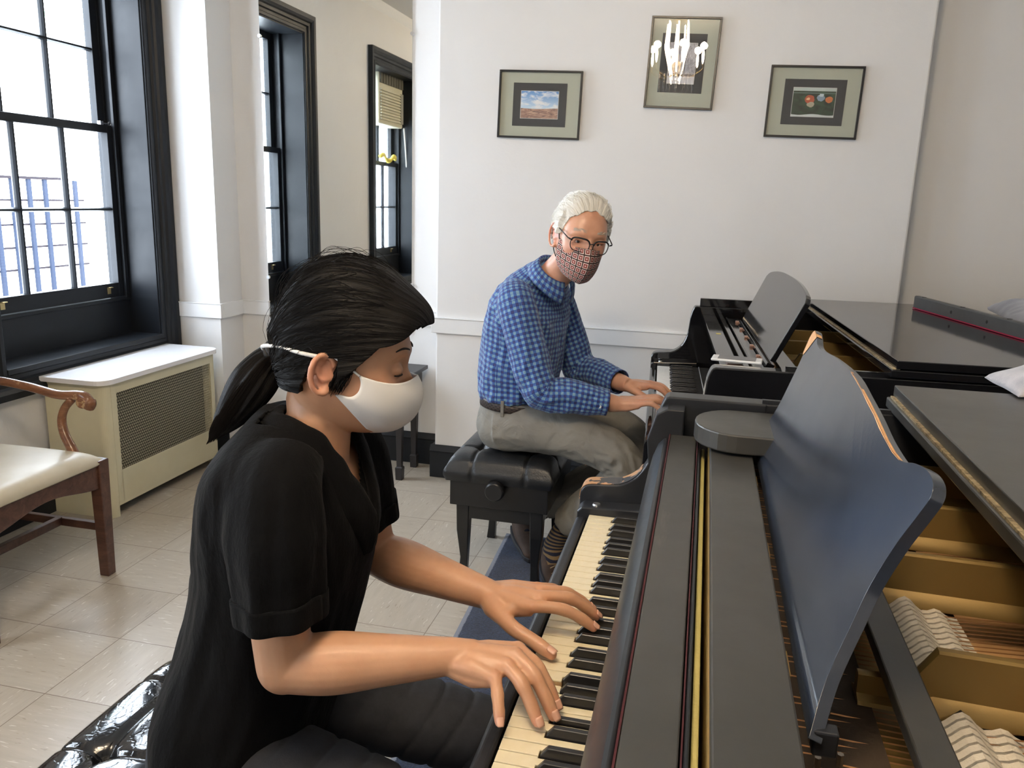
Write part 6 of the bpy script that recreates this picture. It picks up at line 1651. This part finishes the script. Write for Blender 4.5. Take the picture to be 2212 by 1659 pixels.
def mxm(v, cx, cz, sx_, sy, sz): return (0.55 * cx + 0.45 * sx_ + 0.018, 0.55 * sy + 0.010, 0.5 * (cz + sz) - 0.010 * (1 - v))
mkm = mask_surface(HM, Cm, Sm, mxm).obj('face_mask', pm, mn_, smooth=True, solid=0.002)
strapm = M('dark_strap', (0.03, 0.02, 0.018), 0.7)
for s in (1, -1):
    q = smooth_path([tuple(HM.w(0.030, s * 0.0755, 0.0)), tuple(HM.w(0.018, s * 0.078, 0.020)), tuple(HM.w(0.006, s * 0.080, 0.036)), tuple(HM.w(-0.010, s * 0.079, 0.038)), tuple(HM.w(-0.024, s * 0.076, 0.015)), tuple(HM.w(-0.022, s * 0.074, -0.015)), tuple(HM.w(-0.004, s * 0.0745, -0.040)), tuple(HM.w(0.026, s * 0.072, -0.056))], 30)
    G().tube(q, 0.0019, 6).obj('strap', strapm, mkm, smooth=True).matrix_parent_inverse = Matrix.Identity(4)
# glasses
gl = bpy.data.objects.new('glasses', None)
gm_ = M('black_glasses_frame', (0.012, 0.012, 0.014), 0.25); g = G(); lens = G()
for s in (1, -1):
    pts = []; n = 40
    for k in range(n + 1):
        a = 2 * PI * k / n; cx, cy = math.cos(a), math.sin(a)
        rx, ry = 0.0275, 0.0205; px = rx * math.copysign(abs(cx) ** 0.62, cx); py = ry * math.copysign(abs(cy) ** 0.68, cy)
        if py < 0: px *= 1 - 0.10 * (-py / ry)
        pts.append((0.1115 - 0.0035 * abs(px + 0.034) / 0.034 - 0.012 * ((px + 0.034) / 0.06) ** 2, s * (0.0335 + px), 0.009 + py))
    W3 = [tuple(HM.w(*p)) for p in pts]; g.tube(W3, [0.0015 + 0.0012 * (1 if 2 < k < 19 else 0) for k in range(n + 1)], 8, False)
    lens.add(W3[:-1], [tuple(range(n))])
    g.tube([tuple(HM.w(0.1025, s * 0.0595, 0.020)), tuple(HM.w(0.098, s * 0.0680, 0.022)), tuple(HM.w(0.092, s * 0.0715, 0.0225))], [0.002, 0.0026, 0.002], 8)
    g.tube([tuple(HM.w(0.093, s * 0.0715, 0.0225)), tuple(HM.w(0.05, s * 0.0775, 0.028)), tuple(HM.w(0.006, s * 0.083, 0.033)), tuple(HM.w(-0.012, s * 0.087, 0.024))], [0.0019, 0.0018, 0.0018, 0.0018], 8)
g.tube(smooth_path([tuple(HM.w(0.1125, 0.0085, 0.016)), tuple(HM.w(0.1165, 0, 0.0195)), tuple(HM.w(0.1125, -0.0085, 0.016))], 8), 0.0018, 8)
fr_ = g.obj('glasses', gm_, mn_, smooth=True)
lens.obj('lens', thin_glass('spectacle_lens', 0.10), fr_).matrix_parent_inverse = Matrix.Identity(4)
# checked shirt
ck, nt, bs = new_mat('blue_gingham'); t = nt.nodes.new('ShaderNodeTexCoord'); sx = nt.nodes.new('ShaderNodeSeparateXYZ'); nt.links.new(t.outputs['UV'], sx.inputs[0])
def band(src, per=0.0185): return math_(nt, 'GREATER_THAN', math_(nt, 'FRACT', math_(nt, 'DIVIDE', math_(nt, 'ADD', src, 10), per)), 0.5)
def thin(src, per=0.0185): return math_(nt, 'LESS_THAN', math_(nt, 'ABSOLUTE', math_(nt, 'SUBTRACT', math_(nt, 'FRACT', math_(nt, 'DIVIDE', math_(nt, 'ADD', src, 10), per)), 0.75)), 0.05)
su = math_(nt, 'ADD', band(sx.outputs[0]), band(sx.outputs[1])); su = math_(nt, 'MULTIPLY', su, 0.5)
r = ramp(nt, su, [(0.0, (0.175, 0.32, 0.44)), (0.26, (0.035, 0.115, 0.36)), (0.76, (0.010, 0.028, 0.16))], 'CONSTANT')
c = mixc(nt, math_(nt, 'MULTIPLY', math_(nt, 'MAXIMUM', thin(sx.outputs[0]), thin(sx.outputs[1])), 0.35), r.outputs[0], (0.10, 0.06, 0.16))
nt.links.new(c, bs.inputs['Base Color']); bs.inputs['Roughness'].default_value = 0.75; bs.inputs['Sheen Weight'].default_value = 0.2
bump_(nt, bs, noise_(nt, coord(nt), 24, 4, 0.6, 1.2).outputs[0], 0.75, 0.010)
g = G(); fd = folds(0.0085, 2.0, 3.5, 1.7)
def sd_(th, v, q):
    d = fd(th, v, q) * (1 if v < 0.8 else max(0.15, 1 - (v - 0.8) * 5))
    d += 0.006 * math.exp(-((v - 0.07) / 0.05) ** 2) * (1 + math.sin(11 * th))
    return d
loft(g, [(-0.622, 2.825, 0.690), (-0.625, 2.825, 0.735), (-0.622, 2.82, 0.80), (-0.610, 2.815, 0.89), (-0.600, 2.81, 0.97), (-0.588, 2.805, 1.035), (-0.568, 2.795, 1.085), (-0.540, 2.775, 1.125), (-0.512, 2.750, 1.150)],
     [0.158, 0.172, 0.172, 0.176, 0.186, 0.190, 0.170, 0.115, 0.070], [0.118, 0.135, 0.138, 0.136, 0.130, 0.120, 0.100, 0.080, 0.062], (0.28, 1, 0), 120, 90, 2.2, sd_, 0.0, cap=True)
def mslv(S, E, W_, seed, inner):
    D = W_ - E; wend = E + D * 0.90
    P = [tuple(S + Vector((-0.01, inner * 0.055, 0.030))), tuple(S + Vector((0, inner * 0.010, 0.004))), tuple(S.lerp(E, 0.45)), tuple(S.lerp(E, 0.84)), tuple(E + D * 0.06 + Vector((0, 0, -0.006))), tuple(E + D * 0.42), tuple(E + D * 0.75), tuple(wend)]
    f1 = folds(0.0085, 1.2, 6.0, seed); ra = [0.052, 0.064, 0.066, 0.063, 0.061, 0.059, 0.052, 0.046]
    def dd(th, v, q): return f1(th, v, q) * (0.5 + 0.9 * math.exp(-((v - 0.55) / 0.2) ** 2)) * (1 if v < 0.85 else 0.3)
    loft(g, P, ra, [0.052, 0.064, 0.065, 0.061, 0.060, 0.057, 0.050, 0.044], (0, 1, 0.1), 84, 120, 2, dd, cap=True)
    return D, wend, (P, ra, (0, 1, 0.1))
r1 = mslv(mSR, mER, mWR, 2.0, 1); r2 = mslv(mSL, mEL, mWL, 6.0, -1)
def mcutf(c, n):
    if c.z < 0.700 and n.z < -0.5 and c.x < -0.45: return True
    if (c - Vector((-0.498, 2.736, 1.172))).length < 0.042 and n.z > 0.0: return True
    for D, e, _ in (r1, r2):
        d = D.normalized()
        if (c - e).length < 0.06 and (c - e).dot(d) > -0.005 and n.dot(d) > 0.55: return True
    return False
TP = [(-0.622, 2.825, 0.690), (-0.622, 2.82, 0.80), (-0.605, 2.812, 0.93), (-0.588, 2.805, 1.035), (-0.552, 2.788, 1.125), (-0.535, 2.775, 1.155)]
sh = cloth_bake(g, 'shirt', ck, mn_, 0.0048, 3, mcutf, 0.003, [(TP, [0.150, 0.158, 0.16, 0.155, 0.11, 0.08], (0.28, 1, 0)), r1[2], r2[2]])
r1, r2 = r1[:2], r2[:2]
for (D, we) in (r1, r2):
    g = G(); dn = D.normalized(); loft(g, [tuple(we - dn * 0.055), tuple(we - dn * 0.03), tuple(we + dn * 0.008)], [0.0485, 0.047, 0.0455], [0.047, 0.045, 0.0435], (0, 1, 0.1), 60, 8, 2)
    g.obj('cuff', ck, sh, smooth=True, solid=0.003).matrix_parent_inverse = Matrix.Identity(4)
# folded collar and placket
nc = Vector((-0.496, 2.735, 1.158))
g = G(); V = []; UV = []; n = 60
tn = Vector((0.40, -0.30, 0.86)).normalized()
fwd = Vector((0.45, -0.55, 0)).normalized(); fwd = Vector((0.70, -0.45, 0)).normalized(); fwd = (fwd - tn * fwd.dot(tn)).normalized(); lf = tn.cross(fwd)
rows = [(0.060, -0.012), (0.060, 0.010), (0.061, 0.024), (0.067, 0.026), (0.078, 0.004), (0.088, -0.020)]
for j, (rr, hh) in enumerate(rows):
    for i in range(n + 1):
        a = R(10) + R(340) * i / n
        open_ = 0.006 * j / 5
        front = 0.5 + 0.5 * math.cos(a); pt = 0.0
        if j >= 4: pt = -0.022 * front ** 6 * (j - 3) / 2
        V.append(nc + (fwd * math.cos(a) * (rr + 0.012 * front * (j > 3)) + lf * math.sin(a) * rr * 1.0) + tn * (hh + pt - 0.020 * front)); UV.append((a * 0.080, (0, 0.022, 0.036, 0.043, 0.068, 0.095)[j]))
g.add(V, [(j * (n + 1) + i, j * (n + 1) + i + 1, (j + 1) * (n + 1) + i + 1, (j + 1) * (n + 1) + i) for j in range(5) for i in range(n)], UV)
g.obj('collar', ck, sh, smooth=True, solid=0.0025).matrix_parent_inverse = Matrix.Identity(4)
btnm = M('pale_button', (0.6, 0.62, 0.6), 0.3)
for (D, we) in (r1,):
    dn = D.normalized(); p = we - dn * 0.012 + Vector((0.0, -0.046, -0.006))
    G().cyl(p, p + Vector((0, -0.0035, 0)), 0.0055, n=14).obj('button', btnm, sh, auto=True).matrix_parent_inverse = Matrix.Identity(4)
# trousers, belt
chino, nt, bs = new_mat('grey_chino'); c = ramp(nt, noise_(nt, coord(nt), 6, 5, 0.6).outputs[0], [(0.3, (0.185, 0.175, 0.153)), (0.7, (0.24, 0.228, 0.20))]); nt.links.new(c.outputs[0], bs.inputs['Base Color']); bs.inputs['Roughness'].default_value = 0.85
bump_(nt, bs, noise_(nt, coord(nt, 'Object', (1, 1, 1)), 14, 3, 0.55, 1.2).outputs[0], 0.5, 0.012)
g = G()
loft(g, [(-0.640, 2.83, 0.525), (-0.640, 2.83, 0.575), (-0.632, 2.828, 0.64), (-0.625, 2.826, 0.705)], [0.150, 0.172, 0.168, 0.158], [0.100, 0.128, 0.128, 0.120], (0.1, 1, 0), 90, 24, 2.3, folds(0.003, 2, 2, 3), cap=True)
def leg_l(P, ra, seed):
    f1 = folds(0.0095, 1.3, 7.0, seed)
    def dd(th, v, q): return f1(th, v, q) * (0.55 + 1.0 * math.exp(-((v - 0.55) / 0.16) ** 2))
    loft(g, P, ra, [r * 0.94 for r in ra], (0, 1, 0), 70, 120, 2, dd, cap=True)
leg_l([(-0.66, 2.745, 0.600), (-0.52, 2.712, 0.612), (-0.36, 2.685, 0.594), (-0.245, 2.665, 0.555), (-0.212, 2.668, 0.490), (-0.27, 2.715, 0.395), (-0.36, 2.770, 0.300), (-0.415, 2.800, 0.228)], [0.098, 0.092, 0.084, 0.074, 0.070, 0.074, 0.072, 0.066], 4.0)
leg_l([(-0.66, 2.915, 0.600), (-0.52, 2.932, 0.612), (-0.36, 2.950, 0.594), (-0.235, 2.965, 0.555), (-0.204, 2.970, 0.490), (-0.30, 2.99, 0.385), (-0.45, 3.02, 0.27), (-0.545, 3.04, 0.20)], [0.098, 0.092, 0.084, 0.074, 0.070, 0.074, 0.072, 0.066], 7.0)
tr = cloth_bake(g, 'trousers', chino, mn_, 0.0048, 4, None, 0)
bm_, nt, bs = new_mat('woven_brown_belt'); bs.inputs['Base Color'].default_value = (0.028, 0.018, 0.016, 1); bs.inputs['Roughness'].default_value = 0.45
w_ = nt.nodes.new('ShaderNodeTexChecker'); w_.inputs['Scale'].default_value = 110; t = nt.nodes.new('ShaderNodeTexCoord'); nt.links.new(t.outputs['UV'], w_.inputs[0]); w_.inputs[1].default_value = (0.045, 0.03, 0.026, 1); w_.inputs[2].default_value = (0.012, 0.008, 0.008, 1)
nt.links.new(w_.outputs[0], bs.inputs['Base Color']); bump_(nt, bs, w_.outputs[1], 0.6, 0.003)
g = G(); loft(g, [(-0.628, 2.827, 0.668), (-0.627, 2.827, 0.685), (-0.625, 2.826, 0.703)], [0.166, 0.1665, 0.165], [0.1295, 0.130, 0.1285], (0.1, 1, 0), 90, 4, 2.3)
g.obj('belt', bm_, mn_, smooth=True, solid=0.004)
for an in (200, 262, 320):
    a = R(an); x = -0.627 + 0.134 * math.cos(a); y = 2.827 + 0.170 * math.sin(a)
    m = Matrix.Translation((x, y, 0)) @ Matrix.Rotation(a, 4, 'Z')
    G().box(-0.002, 0.003, -0.006, 0.006, 0.655, 0.712, m).obj('belt_loop', chino, tr, bevel=0.001).matrix_parent_inverse = Matrix.Identity(4)
# socks and shoes
sk, nt, bs = new_mat('striped_sock'); co = coord(nt); sx = nt.nodes.new('ShaderNodeSeparateXYZ'); nt.links.new(co, sx.inputs[0])
fz = math_(nt, 'FRACT', math_(nt, 'MULTIPLY', sx.outputs[2], 62.0)); c = mixc(nt, math_(nt, 'GREATER_THAN', fz, 0.52), (0.012, 0.014, 0.03), (0.20, 0.13, 0.06)); nt.links.new(c, bs.inputs['Base Color']); bs.inputs['Roughness'].default_value = 0.95
G().tube([(-0.400, 2.795, 0.235), (-0.445, 2.825, 0.170), (-0.470, 2.845, 0.115), (-0.468, 2.825, 0.07), (-0.455, 2.77, 0.052)], [0.046, 0.043, 0.042, 0.043, 0.034], 24).obj('sock', sk, mn_, smooth=True)
G().tube([(-0.50, 3.03, 0.225), (-0.575, 3.05, 0.165), (-0.625, 3.065, 0.115), (-0.635, 3.05, 0.08), (-0.61, 2.99, 0.065)], [0.046, 0.043, 0.042, 0.043, 0.034], 24).obj('sock', sk, mn_, smooth=True)
suede = M('brown_suede', (0.045, 0.026, 0.017), 0.8, var=(0.075, 0.042, 0.026), vscale=20, bump=0.2)
solm = M('dark_rubber_sole', (0.03, 0.03, 0.034), 0.6)
s1 = shoe(mn_, (-0.495, 2.905, 0.024), (-0.425, 2.645, 0.020), suede, 0.044, sole=solm, up=0.080)
s2 = shoe(mn_, (-0.668, 3.105, 0.060), (-0.560, 2.880, 0.022), suede, 0.044, sole=solm, up=0.078)
lace = M('tan_lace', (0.36, 0.27, 0.16), 0.8); g = G()
for k in range(5):
    x, y = -0.478 + 0.010 * k, 2.835 - 0.028 * k; z = 0.098 - 0.008 * k
    g.tube([(x - 0.018, y - 0.008, z - 0.006), (x, y, z + 0.003), (x + 0.018, y + 0.008, z - 0.006)], 0.0017, 5)
g.obj('shoelace', lace, s1, smooth=True).matrix_parent_inverse = Matrix.Identity(4)
